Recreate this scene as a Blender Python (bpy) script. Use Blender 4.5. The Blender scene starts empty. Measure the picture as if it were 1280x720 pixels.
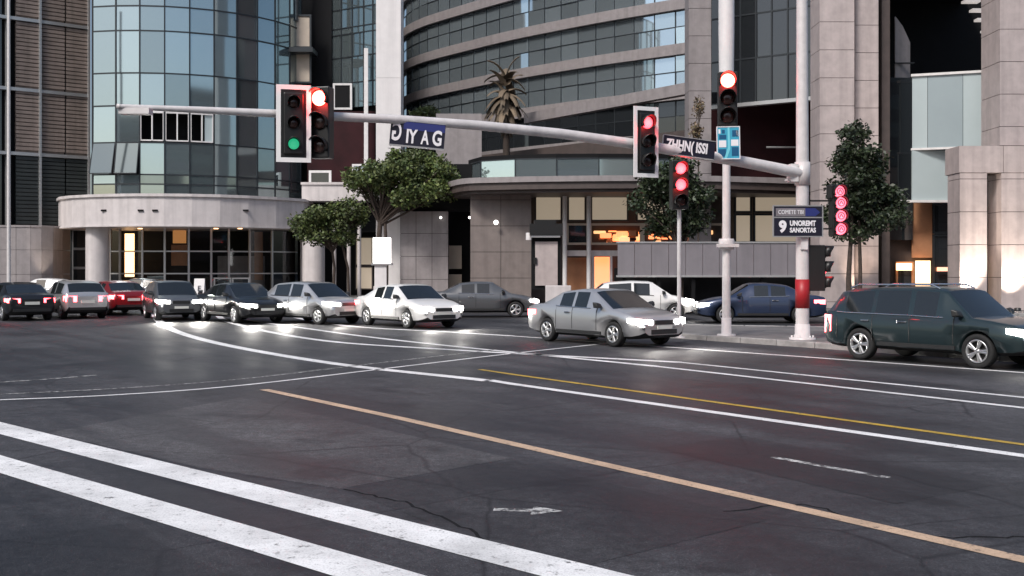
import bpy, bmesh, math, random
from mathutils import Vector, Matrix
random.seed(11)
SC = bpy.context.scene
COL = SC.collection
F, H, HY = 1400.0, 2.0, 335.0          # focal length in photo pixels, eye height (m), horizon row
def X(px, D): return (px - 640.0) * D / F
def Z(py, D): return H + (HY - py) * D / F
def G(px, py):                          # photo pixel -> point on the road
    D = F * H / (py - HY)
    return (X(px, D), D)
R = math.radians
# ------------------------------------------------------------------ node materials
def srgb(r, g, b):
    f = lambda c: (c/255/12.92) if c/255 <= .04045 else ((c/255+.055)/1.055)**2.4
    return (f(r), f(g), f(b))
def mat(name, col, rough=.6, metal=0., var=.0, scale=3., bump=0., bscale=20., spec=.5, attr=None, coat=0., stain=0., trans=0.):
    m = bpy.data.materials.new(name); m.use_nodes = True
    nt = m.node_tree; n = nt.nodes; l = nt.links
    p = n['Principled BSDF']
    p.inputs['Roughness'].default_value = rough
    p.inputs['Metallic'].default_value = metal
    p.inputs['Specular IOR Level'].default_value = spec
    p.inputs['Coat Weight'].default_value = coat
    p.inputs['Base Color'].default_value = (*col, 1)
    geo = n.new('ShaderNodeNewGeometry')
    src = None
    if attr:
        a = n.new('ShaderNodeAttribute'); a.attribute_name = attr
        mx = n.new('ShaderNodeMix'); mx.data_type = 'RGBA'; mx.blend_type = 'MULTIPLY'; mx.inputs[0].default_value = 1
        mx.inputs[6].default_value = (*col, 1); l.new(a.outputs['Color'], mx.inputs[7]); src = mx.outputs[2]
    if var > 0:
        t = n.new('ShaderNodeTexNoise'); t.inputs['Scale'].default_value = scale; t.inputs['Detail'].default_value = 6
        t.inputs['Roughness'].default_value = .6
        l.new(geo.outputs['Position'], t.inputs['Vector'])
        mr = n.new('ShaderNodeMapRange'); mr.inputs[1].default_value = .3; mr.inputs[2].default_value = .7
        mr.inputs[3].default_value = 1-var; mr.inputs[4].default_value = 1+var
        l.new(t.outputs['Fac'], mr.inputs[0])
        mx = n.new('ShaderNodeMix'); mx.data_type = 'RGBA'; mx.blend_type = 'MULTIPLY'; mx.inputs[0].default_value = 1
        if src: l.new(src, mx.inputs[6])
        else: mx.inputs[6].default_value = (*col, 1)
        l.new(mr.outputs[0], mx.inputs[7]); src = mx.outputs[2]
        ad = n.new('ShaderNodeMath'); ad.operation = 'MULTIPLY_ADD'; ad.inputs[1].default_value = var*.5
        ad.inputs[2].default_value = rough - var*.25
        l.new(t.outputs['Fac'], ad.inputs[0]); l.new(ad.outputs[0], p.inputs['Roughness'])
    if stain > 0:      # vertical weather streaks
        mp = n.new('ShaderNodeMapping'); mp.inputs['Scale'].default_value = (2.2, 2.2, .12)
        l.new(geo.outputs['Position'], mp.inputs['Vector'])
        t = n.new('ShaderNodeTexNoise'); t.inputs['Scale'].default_value = 1.3; t.inputs['Detail'].default_value = 5
        l.new(mp.outputs[0], t.inputs['Vector'])
        mr = n.new('ShaderNodeMapRange'); mr.inputs[1].default_value = .45; mr.inputs[2].default_value = .75
        mr.inputs[3].default_value = 1; mr.inputs[4].default_value = 1-stain
        l.new(t.outputs['Fac'], mr.inputs[0])
        mx = n.new('ShaderNodeMix'); mx.data_type = 'RGBA'; mx.blend_type = 'MULTIPLY'; mx.inputs[0].default_value = 1
        if src: l.new(src, mx.inputs[6])
        else: mx.inputs[6].default_value = (*col, 1)
        l.new(mr.outputs[0], mx.inputs[7]); src = mx.outputs[2]
    if src: l.new(src, p.inputs['Base Color'])
    if bump > 0:
        t = n.new('ShaderNodeTexNoise'); t.inputs['Scale'].default_value = bscale; t.inputs['Detail'].default_value = 4
        l.new(geo.outputs['Position'], t.inputs['Vector'])
        b = n.new('ShaderNodeBump'); b.inputs['Strength'].default_value = bump; b.inputs['Distance'].default_value = .02
        l.new(t.outputs['Fac'], b.inputs['Height']); l.new(b.outputs[0], p.inputs['Normal'])
    if trans > 0: p.inputs['Transmission Weight'].default_value = trans
    return m
def glow(name, col, strength, base=(.8,.8,.8)):
    m = mat(name, base, .3)
    p = m.node_tree.nodes['Principled BSDF']
    p.inputs['Emission Color'].default_value = (*col, 1); p.inputs['Emission Strength'].default_value = strength
    return m
def clear_glass(name, tint=(.8,.85,.86)):
    m = bpy.data.materials.new(name); m.use_nodes = True
    nt = m.node_tree; n = nt.nodes; l = nt.links; n.remove(n['Principled BSDF'])
    tr = n.new('ShaderNodeBsdfTransparent'); tr.inputs[0].default_value = (*tint, 1)
    gl = n.new('ShaderNodeBsdfGlossy'); gl.inputs['Roughness'].default_value = .03; gl.inputs[0].default_value = (.9,.95,1,1)
    fr = n.new('ShaderNodeFresnel'); fr.inputs[0].default_value = 1.6
    mx = n.new('ShaderNodeMixShader')
    l.new(fr.outputs[0], mx.inputs[0]); l.new(tr.outputs[0], mx.inputs[1]); l.new(gl.outputs[0], mx.inputs[2])
    l.new(mx.outputs[0], n['Material Output'].inputs[0]); return m

def asphalt(name='asphalt', base=(.031,.031,.034)):
    m = bpy.data.materials.new(name); m.use_nodes = True
    nt = m.node_tree; n = nt.nodes; l = nt.links; p = n['Principled BSDF']
    geo = n.new('ShaderNodeNewGeometry')
    def noise(sc, det=5, vec=None, rough=.6):
        t = n.new('ShaderNodeTexNoise'); t.inputs['Scale'].default_value = sc; t.inputs['Detail'].default_value = det
        t.inputs['Roughness'].default_value = rough
        l.new(vec or geo.outputs['Position'], t.inputs['Vector']); return t.outputs['Fac']
    def rng(s, a, b, c, d):
        r = n.new('ShaderNodeMapRange'); r.inputs[1].default_value=a; r.inputs[2].default_value=b; r.inputs[3].default_value=c; r.inputs[4].default_value=d
        l.new(s, r.inputs[0]); return r.outputs[0]
    def mul(a, b):
        q = n.new('ShaderNodeMath'); q.operation='MULTIPLY'; l.new(a, q.inputs[0]); l.new(b, q.inputs[1]); return q.outputs[0]
    # wheel-track streaks along the main road
    mp = n.new('ShaderNodeMapping'); mp.vector_type = 'TEXTURE'
    mp.inputs['Rotation'].default_value = (0,0,math.atan2(-.803,.596)); mp.inputs['Scale'].default_value = (14,1,1)
    l.new(geo.outputs['Position'], mp.inputs['Vector'])
    streak = rng(noise(.9, 5, mp.outputs[0]), .35, .65, .6, 1.45)
    big = rng(noise(.2, 4), .36, .64, .55, 1.6)
    mid = mul(rng(noise(1.7, 7, None, .7), .3, .7, .75, 1.3), mul(rng(noise(9, 5, None, .8), .35, .65, .6, 1.45), rng(noise(.75, 3), .6, .68, 1., .55)))
    fine = rng(noise(42, 4, None, .85), .32, .68, .3, 1.9)
    v = n.new('ShaderNodeTexVoronoi'); v.feature='F1'; v.inputs['Scale'].default_value=48; l.new(geo.outputs['Position'], v.inputs['Vector'])
    agg = rng(v.outputs['Distance'], .0, .3, 2.4, .8)
    # hairline cracks
    vc = n.new('ShaderNodeTexVoronoi'); vc.feature='DISTANCE_TO_EDGE'; vc.inputs['Scale'].default_value=.35
    wp = n.new('ShaderNodeMix'); wp.data_type='VECTOR'; wp.inputs[0].default_value=.12
    nn = n.new('ShaderNodeTexNoise'); nn.inputs['Scale'].default_value=1.2; l.new(geo.outputs['Position'], nn.inputs['Vector'])
    l.new(geo.outputs['Position'], wp.inputs[4]); l.new(nn.outputs['Color'], wp.inputs[5]); l.new(wp.outputs[1], vc.inputs['Vector'])
    crack = rng(vc.outputs['Distance'], 0., .008, .35, 1.)
    f = mul(mul(mul(streak, big), mul(mid, fine)), mul(agg, crack))
    mx = n.new('ShaderNodeMix'); mx.data_type='RGBA'; mx.blend_type='MULTIPLY'; mx.inputs[0].default_value=1
    mx.inputs[6].default_value=(*base,1); l.new(f, mx.inputs[7]); l.new(mx.outputs[2], p.inputs['Base Color'])
    l.new(rng(mul(big, streak), .4, 1.6, .5, .72), p.inputs['Roughness'])
    b = n.new('ShaderNodeBump'); b.inputs['Strength'].default_value=.35; b.inputs['Distance'].default_value=.01
    l.new(agg, b.inputs['Height']); l.new(b.outputs[0], p.inputs['Normal'])
    return m
def paint_mat(name, col, wear=.5):
    m = bpy.data.materials.new(name); m.use_nodes=True
    nt=m.node_tree; n=nt.nodes; l=nt.links; p=n['Principled BSDF']; p.inputs['Roughness'].default_value=.6
    geo=n.new('ShaderNodeNewGeometry')
    t=n.new('ShaderNodeTexNoise'); t.inputs['Scale'].default_value=9; t.inputs['Detail'].default_value=8; t.inputs['Roughness'].default_value=.75
    l.new(geo.outputs['Position'], t.inputs['Vector'])
    r=n.new('ShaderNodeMapRange'); r.inputs[1].default_value=.38+.2*wear; r.inputs[2].default_value=.28+.2*wear; l.new(t.outputs['Fac'], r.inputs[0])
    mx=n.new('ShaderNodeMix'); mx.data_type='RGBA'; mx.inputs[6].default_value=(*col,1); mx.inputs[7].default_value=(.06,.06,.06,1)
    l.new(r.outputs[0], mx.inputs[0])
    t2=n.new('ShaderNodeTexNoise'); t2.inputs['Scale'].default_value=1.1; t2.inputs['Detail'].default_value=7; t2.inputs['Roughness'].default_value=.7
    l.new(geo.outputs['Position'], t2.inputs['Vector'])
    r2=n.new('ShaderNodeMapRange'); r2.inputs[1].default_value=.35; r2.inputs[2].default_value=.62; r2.inputs[3].default_value=.72; r2.inputs[4].default_value=1.06
    l.new(t2.outputs['Fac'], r2.inputs[0])
    t3=n.new('ShaderNodeTexNoise'); t3.inputs['Scale'].default_value=60; t3.inputs['Detail'].default_value=4
    l.new(geo.outputs['Position'], t3.inputs['Vector'])
    r3=n.new('ShaderNodeMapRange'); r3.inputs[1].default_value=.33; r3.inputs[2].default_value=.5; r3.inputs[3].default_value=.72; r3.inputs[4].default_value=1.
    l.new(t3.outputs['Fac'], r3.inputs[0])
    q=n.new('ShaderNodeMath'); q.operation='MULTIPLY'; l.new(r2.outputs[0], q.inputs[0]); l.new(r3.outputs[0], q.inputs[1])
    m2=n.new('ShaderNodeMix'); m2.data_type='RGBA'; m2.blend_type='MULTIPLY'; m2.inputs[0].default_value=1
    l.new(mx.outputs[2], m2.inputs[6]); l.new(q.outputs[0], m2.inputs[7]); l.new(m2.outputs[2], p.inputs['Base Color']); return m

M = {}
M['asphalt'] = asphalt()
M['paint_white'] = paint_mat('paint_white', (.85,.85,.84), .25)
M['paint_worn'] = paint_mat('paint_worn', (.6,.6,.58), .9)
M['paint_cream'] = paint_mat('paint_cream', (.62,.44,.3), .3)
M['paint_yellow'] = paint_mat('paint_yellow', (.55,.36,.04), .35)
M['paving'] = mat('paving', (.17,.16,.155), .7, var=.25, scale=1.2, bump=.2)
M['kerb'] = mat('kerb', (.3,.29,.28), .75, var=.25, scale=3, bump=.2)
M['stone_pink'] = mat('stone_pink', (.45,.385,.37), .45, var=.12, scale=2.2, bump=.08, bscale=40, stain=.22)
M['stone_pale'] = mat('stone_pale', (.6,.555,.545), .5, var=.08, scale=2., bump=.06, bscale=30, stain=.2)
M['stone_white'] = mat('stone_white', (.72,.69,.68), .4, var=.05, scale=2., stain=.12)
M['stone_tan'] = mat('stone_tan', (.2,.168,.155), .5, var=.12, scale=2.5, bump=.08, bscale=40, stain=.2)
M['stone_dim'] = mat('stone_dim', (.27,.243,.242), .5, var=.12, scale=2.5, bump=.08, bscale=40, stain=.2)
M['joint'] = mat('joint', (.06,.05,.05), .9)
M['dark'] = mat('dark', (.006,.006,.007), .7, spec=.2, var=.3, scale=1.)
M['darkred'] = mat('darkred', (.03,.007,.009), .6, spec=.2, var=.3, scale=1.)
M['brown'] = mat('brown', (.07,.053,.048), .55, var=.2, scale=2.)
M['mullion'] = mat('mullion', (.03,.035,.04), .4, metal=.3)
M['alum'] = mat('alum', (.5,.5,.5), .35, metal=.6, var=.05)
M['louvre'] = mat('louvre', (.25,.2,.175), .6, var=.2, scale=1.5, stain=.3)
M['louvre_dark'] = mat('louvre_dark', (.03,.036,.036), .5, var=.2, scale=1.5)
M['glass_blue'] = mat('glass_blue', (.40,.485,.505), .05, metal=.85, attr='tint')
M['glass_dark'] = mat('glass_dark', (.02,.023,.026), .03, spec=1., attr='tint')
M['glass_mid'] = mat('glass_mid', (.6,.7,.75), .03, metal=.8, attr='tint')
M['frost'] = mat('frost', (.42,.49,.5), .25, var=.04, scale=.6)
M['frost_b'] = mat('frost_b', (.3,.36,.38), .25, var=.04, scale=.6)
M['cream'] = mat('cream', (.5,.42,.34), .7, var=.08, scale=2)
M['clear'] = clear_glass('clear')
M['steel'] = mat('steel', (.66,.63,.62), .42, metal=.05, var=.1, scale=5, stain=.15)
M['white_metal'] = mat('white_metal', (.72,.7,.69), .45, var=.06, scale=5, stain=.15)
M['black'] = mat('black', (.012,.012,.012), .4)
M['rubber'] = mat('rubber', (.015,.015,.015), .8, bump=.1)
M['retro'] = mat('retro', (.85,.83,.82), .4)
M['sign_dark'] = mat('sign_dark', (.012,.012,.025), .4)
M['sign_navy'] = mat('sign_navy', (.025,.035,.16), .4)
M['sign_blue'] = mat('sign_blue', (.05,.36,.52), .4)
M['sign_blue_dark'] = mat('sign_blue_dark', (.01,.09,.2), .4)
M['sign_white'] = mat('sign_white', (.8,.8,.82), .4)
M['red_paint'] = mat('red_paint', (.35,.015,.02), .45)
M['grey_panel'] = mat('grey_panel', (.2,.185,.2), .5, var=.08, scale=1.5, stain=.15)
M['bark'] = mat('bark', (.055,.04,.032), .9, var=.4, scale=9, bump=.5)
M['leaf_green'] = mat('leaf_green', (.09,.12,.04), .55, attr='tint')
M['leaf_dark'] = mat('leaf_dark', (.028,.042,.02), .5, attr='tint')
M['leaf_dry'] = mat('leaf_dry', (.16,.12,.08), .7, attr='tint')
M['red_lit'] = glow('red_lit', (1,.05,.035), 22)
M['red_lit_soft'] = glow('red_lit_soft', (1,.04,.06), 3.2)
M['red_led'] = glow('red_led', (1,.09,.14), 2.2)
M['green_lit'] = glow('green_lit', (.04,.75,.36), .3, (.1,.3,.2))
M['lens_off'] = mat('lens_off', (.03,.012,.01), .2)
M['warm_lit'] = glow('warm_lit', (1,.55,.25), 2.2)
M['orange_lit'] = glow('orange_lit', (1,.24,.06), 1.0)
M['warm_wall'] = mat('warm_wall', (.42,.2,.1), .6, var=.2, scale=1)
M['cream_lit'] = glow('cream_lit',(1,.82,.6),.14,(.5,.42,.34))
M['white_lit'] = glow('white_lit', (1,.95,.9), 1.8)
M['ceil_lit'] = glow('ceil_lit', (1,.9,.85), .25)
M['head_lit'] = glow('head_lit', (1,.96,.9), 9)
M['tail_lit'] = glow('tail_lit', (1,.04,.05), 7)
# ------------------------------------------------------------------ mesh collector
def woff(p):            # where a parent stands, so that children can be written in world coordinates
    v=Vector((0,0,0))
    while p:
        if p.get('local_parts'): return Vector((0,0,0))
        v+=p.location; p=p.parent
    return v
class MB:
    def __init__(s, T=None): s.v=[]; s.f=[]; s.m=[]; s.sm=[]; s.T=T; s.tint=[]
    def add(s, pts, faces, mi=0, smooth=False, tint=1.):
        o=len(s.v)
        for p in pts:
            p=Vector(p); s.v.append(tuple(s.T@p) if s.T else tuple(p))
        for f in faces: s.f.append([o+i for i in f]); s.m.append(mi); s.sm.append(smooth); s.tint.append(tint)
    def box(s,x0,x1,y0,y1,z0,z1,mi=0,tint=1.):
        x0,x1=min(x0,x1),max(x0,x1); y0,y1=min(y0,y1),max(y0,y1); z0,z1=min(z0,z1),max(z0,z1)
        s.add([(x0,y0,z0),(x1,y0,z0),(x1,y1,z0),(x0,y1,z0),(x0,y0,z1),(x1,y0,z1),(x1,y1,z1),(x0,y1,z1)],
              [(0,3,2,1),(4,5,6,7),(0,1,5,4),(1,2,6,5),(2,3,7,6),(3,0,4,7)],mi,False,tint)
    def fb(s,px0,px1,py0,py1,D,th,mi=0):      # box whose front face, at depth D, covers this part of the photo
        s.box(X(px0,D),X(px1,D),D,D+th,Z(py1,D),Z(py0,D),mi)
    def prism(s,poly,z0,z1,mi=0,smooth=False):
        n=len(poly); s.add([(*p[:2],z0) for p in poly]+[(*p[:2],z1) for p in poly],
          [tuple(range(n))[::-1],tuple(range(n,2*n))]+[(i,(i+1)%n,n+(i+1)%n,n+i) for i in range(n)],mi,smooth)
    def tube(s,pts,rad,seg=12,mi=0,cap=True):
        pts=[Vector(p) for p in pts]; n=len(pts)
        if not hasattr(rad,'__len__'): rad=[rad]*n
        rings=[]; prev=None
        for i,p in enumerate(pts):
            t=(pts[min(i+1,n-1)]-pts[max(i-1,0)]).normalized()
            a=prev if prev and abs(prev.dot(t))<.95 else (Vector((0,0,1)) if abs(t.z)<.9 else Vector((1,0,0)))
            u=(a-t*a.dot(t)).normalized(); w=t.cross(u); prev=u
            rings.append([p+(u*math.cos(2*math.pi*k/seg)+w*math.sin(2*math.pi*k/seg))*rad[i] for k in range(seg)])
        vs=[q for r in rings for q in r]; fs=[]
        for i in range(n-1):
            for k in range(seg):
                fs.append((i*seg+k,i*seg+(k+1)%seg,(i+1)*seg+(k+1)%seg,(i+1)*seg+k))
        s.add(vs,fs,mi,True)
        if cap: s.add(rings[0],[tuple(range(seg))[::-1]],mi); s.add(rings[-1],[tuple(range(seg))],mi)
    def lathe(s,c,axis,prof,seg=20,mi=0):     # prof: (distance along axis, radius)
        a=Vector(axis).normalized(); c=Vector(c)
        s.tube_prof(c,a,prof,seg,mi)
    def tube_prof(s,c,a,prof,seg,mi):
        u=(Vector((0,0,1)) if abs(a.z)<.9 else Vector((1,0,0))); u=(u-a*u.dot(a)).normalized(); w=a.cross(u)
        vs=[]; fs=[]
        for d,r in prof:
            for k in range(seg): vs.append(c+a*d+(u*math.cos(2*math.pi*k/seg)+w*math.sin(2*math.pi*k/seg))*max(r,.0005))
        n=len(prof)
        for i in range(n-1):
            for k in range(seg): fs.append((i*seg+k,i*seg+(k+1)%seg,(i+1)*seg+(k+1)%seg,(i+1)*seg+k))
        s.add(vs,fs,mi,True)
    def build(s,name,mats,parent=None,bevel=0.,loc=None):
        me=bpy.data.meshes.new(name); me.from_pydata(s.v,[],s.f)
        if not isinstance(mats,(list,tuple)): mats=[mats]
        for m in mats: me.materials.append(M[m] if isinstance(m,str) else m)
        for p,mi,sm in zip(me.polygons,s.m,s.sm): p.material_index=mi; p.use_smooth=sm
        if any(t!=1. for t in s.tint) or any((M[m] if isinstance(m,str) else m).node_tree.nodes.get('Attribute') for m in mats):
            ca=me.color_attributes.new('tint','FLOAT_COLOR','CORNER')
            for p,t in zip(me.polygons,s.tint):
                c=(t,t,t,1) if not hasattr(t,'__len__') else (*t,1)
                for li in p.loop_indices: ca.data[li].color=c
        me.update()
        o=bpy.data.objects.new(name,me); COL.objects.link(o)
        if parent:
            o.parent=parent
            if loc is None: o.location=-woff(parent)
        if loc is not None: o.location=loc
        if bevel>0:
            b=o.modifiers.new('bevel','BEVEL'); b.width=bevel; b.segments=2; b.limit_method='ANGLE'
        return o
def tag(o,label,cat,group=None,kind=None):
    if kind: o['kind']=kind
    if label: o['label']=label
    if cat: o['category']=cat
    if group: o['group']=group
    return o
def thing(name,label,cat,loc=(0,0,0),group=None,rz=0.,local=False):
    o=bpy.data.objects.new(name,None); COL.objects.link(o); o.location=loc; o.rotation_euler=(0,0,rz); o.empty_display_size=.3
    if local: o['local_parts']=1
    return tag(o,label,cat,group)
def struct(name,mb,m,**k): o=mb.build(name,m,**k); o['kind']='structure'; return o
def frame(A,B):       # local x runs A->B, local y points to the right-hand back of it
    a=Vector((*A,0)); b=Vector((*B,0)); u=(b-a).normalized(); w=Vector((-u.y,u.x,0))
    return Matrix(((u.x,w.x,0,a.x),(u.y,w.y,0,a.y),(0,0,1,0),(0,0,0,1))),(b-a).length
def blocks(mb,x0,x1,y0,y1,z0,z1,nx,hz,gap=.025,mi=0,mj=1,zoff=0.):   # stone facing with open joints round a dark core
    mb.box(x0+.03,x1-.03,y0+.03,y1-.03,z0,z1-.02,mj)
    w=(x1-x0)/nx; z=z0-(zoff%hz)
    while z<z1-.02:
        a=max(z,z0); b=min(z+hz,z1)
        if b-a>.06:
            for i in range(nx):
                mb.box(x0+i*w+gap/2*(i>0),x0+(i+1)*w-gap/2*(i<nx-1),y0,y1,a+gap/2,b-gap/2,mi)
        z+=hz
def text_mesh(s,size,m,loc,rot,parent,name='lettering',mirror=False,width=None,depth=.006,bold=.0):
    cu=bpy.data.curves.new(name,'FONT'); cu.body=s; cu.size=size; cu.align_x='CENTER'; cu.align_y='CENTER'; cu.extrude=depth; cu.offset=bold; cu.resolution_u=4
    t=bpy.data.objects.new(name,cu); COL.objects.link(t); bpy.context.view_layer.update()
    me=bpy.data.meshes.new_from_object(t.evaluated_get(bpy.context.evaluated_depsgraph_get()))
    bpy.data.objects.remove(t); bpy.data.curves.remove(cu)
    if width:
        xs=[v.co.x for v in me.vertices]; k=width/(max(xs)-min(xs)); c=(max(xs)+min(xs))/2
        for v in me.vertices: v.co.x=(v.co.x-c)*k
    if mirror:
        for v in me.vertices: v.co.x=-v.co.x
        me.flip_normals()
    me.materials.clear(); me.materials.append(M[m])
    o=bpy.data.objects.new(name,me); COL.objects.link(o); o.parent=parent; o.location=loc; o.rotation_euler=rot
    return o
# ------------------------------------------------------------------ the setting: ground and road
mb=MB(); mb.add([(-400,-300,0),(400,-300,0),(400,500,0),(-400,500,0)],[(0,1,2,3)]); struct('ground',mb,'asphalt')
def slab(name,poly):
    mb=MB(); mb.prism(poly,-.3,.13,0); struct(name,mb,'paving')
    mb=MB(); n=len(poly)
    for i in range(n):
        a=Vector(poly[i]); b=Vector(poly[(i+1)%n]); L=(b-a).length; u=(b-a)/L; w=Vector((u.y,-u.x))
        k=max(1,int(L/1.2))
        for j in range(k):
            p=a+u*(L*j/k+.01); q=a+u*(L*(j+1)/k-.01)
            mb.prism([p+w*.0,q+w*.0,q+w*.16,p+w*.16][::-1],-.3,.15)
    struct('kerb',mb,'kerb',bevel=.02)
slab('traffic_island',[(3.3,33.9),(13.5,20.2),(22,20.2),(22,27),(12.5,34.5),(5,37)])
slab('pavement',[(-80,64),(-15,63),(-10.5,54.5),(6,54.5),(11,46),(90,46),(90,160),(-80,160)])
slab('verge',[(-12,-4),(12,-4),(12,-24),(-12,-24)][::-1])
def strip(name,pts,w,m,z=.004):
    mb=MB(); pts=[Vector(p) for p in pts]; n=len(pts); L=[]; Rr=[]
    for i,p in enumerate(pts):
        t=(pts[min(i+1,n-1)]-pts[max(i-1,0)]).normalized(); q=Vector((-t.y,t.x))*w/2
        L.append((*(p+q),z)); Rr.append((*(p-q),z))
    mb.add(L+Rr,[(n+i,n+i+1,i+1,i) for i in range(n-1)]); return struct(name,mb,m)
def smooth(pts,k=8):
    P=[Vector(p) for p in pts]; P=[P[0]*2-P[1]]+P+[P[-1]*2-P[-2]]; out=[]
    for i in range(1,len(P)-2):
        for j in range(k):
            t=j/k; a,b,c,d=P[i-1:i+3]
            out.append(.5*((2*b)+(c-a)*t+(2*a-5*b+4*c-d)*t*t+(3*b-a-3*c+d)*t**3))
    return out+[P[-2]]
DV=Vector((.596,-.803)); NV=Vector((.803,.596))           # main road: towards the viewer's right, and across it
def ext(p,k): return Vector(p)+DV*k
def seal(pts,w=.03):
    pts=smooth(pts,10); strip('tar_seal',[p+Vector((random.uniform(-.03,.03),random.uniform(-.03,.03))) for p in pts],w,'tar',.003)
M['tar']=mat('tar',(.012,.012,.013),.9,spec=.15,var=.2,scale=8)
seal([G(430,612),G(520,633),G(600,671),G(700,716)])
seal([G(900,640),G(1010,632),G(1130,668),G(1290,672)],.025)
strip('yellow_centre_line',[G(600,462),G(640,468),G(1280,556),ext(G(1280,556),14)],.13,'paint_yellow')
strip('painted_trail_line',[G(610,475),G(640,480),G(1280,570),ext(G(1280,570),12)],.2,'paint_white')  # headlight trail put into the road as white paint
strip('cream_edge_line',[G(330,487),G(500,523),G(1280,700),ext(G(1280,700),6)],.17,'paint_cream')
strip('lane_dash',[G(965,571.5),G(1110,597.5)],.1,'paint_worn')
strip('lane_dash',[ext(G(1110,597.5),4),ext(G(1110,597.5),5.6)],.1,'paint_worn')
for a,b,w in (((640,420),(1280,466),.16),((850,453),(1280,497),.14),((820,458),(1280,510),.16)):  # more headlight streaks drawn as flat white paint
    strip('painted_trail_line',[G(*a),G(*b),ext(G(*b),12)],w,'paint_white')
p=G(0,535); q=G(740,722); r=(Vector(q)-Vector(p)).normalized()  # thick pair of stripes: headlight trails imitated in white road paint
strip('painted_trail_stripe',[Vector(p)-r*10,p,q,Vector(q)+r*4],.42,'paint_white')
p=G(0,580); q=G(480,722)
strip('painted_trail_stripe',[Vector(p)-r*8,p,q,Vector(q)+r*4],.42,'paint_white')
strip('painted_trail_curve',smooth([G(190,386),G(203,405),G(255,425),G(400,452),G(610,476)]),.3,'paint_white')  # curves follow the trails of turning headlights, their light drawn as white paint
strip('painted_trail_curve',smooth([G(268,387),G(285,402),G(390,424),G(560,437),G(850,453)]),.26,'paint_white')
strip('painted_trail_curve',smooth([G(345,383),G(355,393),G(430,407),G(560,415),G(640,420)]),.26,'paint_white')
strip('painted_trail_curve',smooth([G(280,382),G(292,396),G(400,413),G(520,428),G(820,458)]),.22,'paint_white')
strip('crosswalk_line',smooth([G(-60,503),G(0,500),G(140,494),G(300,482),G(480,461),G(640,442),G(780,427)]),.1,'paint_white')
strip('crosswalk_line',smooth([G(-60,497),G(0,493),G(140,486),G(300,474),G(480,453),G(620,437)]),.08,'paint_worn')
strip('crosswalk_line',smooth([G(-60,482),G(0,478),G(60,474),G(120,469)]),.1,'paint_worn')
# worn arrow in the near lane
mb=MB(); c=Vector(G(650,638)); u=Vector((.96,-.1)).normalized(); w=Vector((-u.y,u.x))
P=lambda a,b:(*(c+u*a+w*b),.004)
mb.add([P(-.22,-.05),P(.1,-.05),P(.1,-.17),P(.36,.0),P(.1,.17),P(.1,.05),P(-.22,.05)],[(0,1,5,6),(2,3,4),(1,2,4,5)])
struct('lane_arrow',mb,'paint_worn')
# patched asphalt and a manhole
M['patch']=asphalt('patch',(.021,.021,.023))
M['patch_b']=asphalt('patch_b',(.052,.051,.053))
def patch(ps,m):
    mb=MB(); mb.add([(*G(*p),.002) for p in ps],[tuple(range(len(ps)))]); struct('asphalt_patch',mb,m)
patch([(430,612),(640,576),(960,650),(700,716)],'patch')
patch([(60,541),(300,497),(640,573),(425,611),(250,585)],'patch_b')
patch([(0,676),(150,655),(330,740),(0,740)],'patch')
patch([(820,560),(930,545),(1240,607),(1120,630)],'patch')
# ------------------------------------------------------------------ buildings
def glaze(root,pts,zs,glass,fr='mullion',fw=.09,name='window_band',tints=(.75,1.15),rows=None,skip=(),proud=.05,tilt=.006,hw=None):
    """one window band per row; each segment of the plan polyline pts carries one pane per row"""
    for r in range(len(zs)-1):
        if rows and r not in rows: continue
        g=MB(); f=MB(); z0,z1=zs[r],zs[r+1]; runs=[]
        for i in range(len(pts)-1):
            T,L=frame(pts[i],pts[i+1]); g.T=T; f.T=T
            if (r,i) in skip:
                if g.v: runs.append(g)
                g=MB()
            else:
                a,b,c=[random.uniform(-tilt,tilt)*L for _ in range(3)]
                t=random.uniform(*tints)
                g.add([(0,a,z0),(L,b,z0),(L,c,z1),(0,a+c-b,z1)],[(0,1,2,3)],0,False,t)
            f.box(-fw/2,fw/2,-proud,.12,z0,z1)
            h=hw or fw
            f.box(fw/2,L-fw/2,-proud+.012,.11,z1-h/2,z1+h/2)
        f.box(L-fw/2,L+fw/2,-proud,.12,z0,z1)
        g.T=f.T=None
        for q in runs: q.T=None; q.build(name,glass,root)
        gl=g.build(name,glass,root); f.build('mullion',fr,gl)
def seg(A,B,n): return [(A[0]+(B[0]-A[0])*i/n,A[1]+(B[1]-A[1])*i/n) for i in range(n+1)]
def at(px,D): return (X(px,D),D)

# --- brown louvred office, far left
b=thing('office_building','brown louvred office block above a curved pale panelled base wall at far left','building',(-32,72,.13))
A,B=at(13,72),at(112,75.2); T,L=frame(A,B)
mb=MB(T); mb.box(-16,L,.35,14,4.6,26); mb.T=None; mb.build('wall','dark',b); mb=MB(T); mb.box(-16,L-1,2.2,14,.13,4.58); mb.T=None; mb.build('ground_wall','stone_tan',b)
zs=[4.6,9.4,13.55,18.1,22.6,27]
for r in range(5):
    for a,c in ((.05,.36),(.36,.68),(.68,1.)):
        mb=MB(T); x0,x1=a*L+.08,c*L-.02; z=zs[r]+.25
        while z<zs[r+1]-.2:
            t=random.uniform(.85,1.15); mb.box(x0,x1,-.03,.1,z,z+.2); z+=.26
        mb.box(x0,x1,.12,.2,zs[r]+.1,zs[r+1]-.05)
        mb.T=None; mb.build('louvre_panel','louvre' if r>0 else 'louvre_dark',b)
    mb=MB(T); x0=-12
    for k in range(4): mb.box(-12+k*2.9,-12+k*2.9+2.8,.1,.3,zs[r]+.1,zs[r+1]-.1)
    mb.T=None; mb.build('window_band','glass_dark',b)
mb=MB(T)
for z in zs[1:]: mb.box(-16,L,-.12,.34,z-.12,z+.09)
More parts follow.
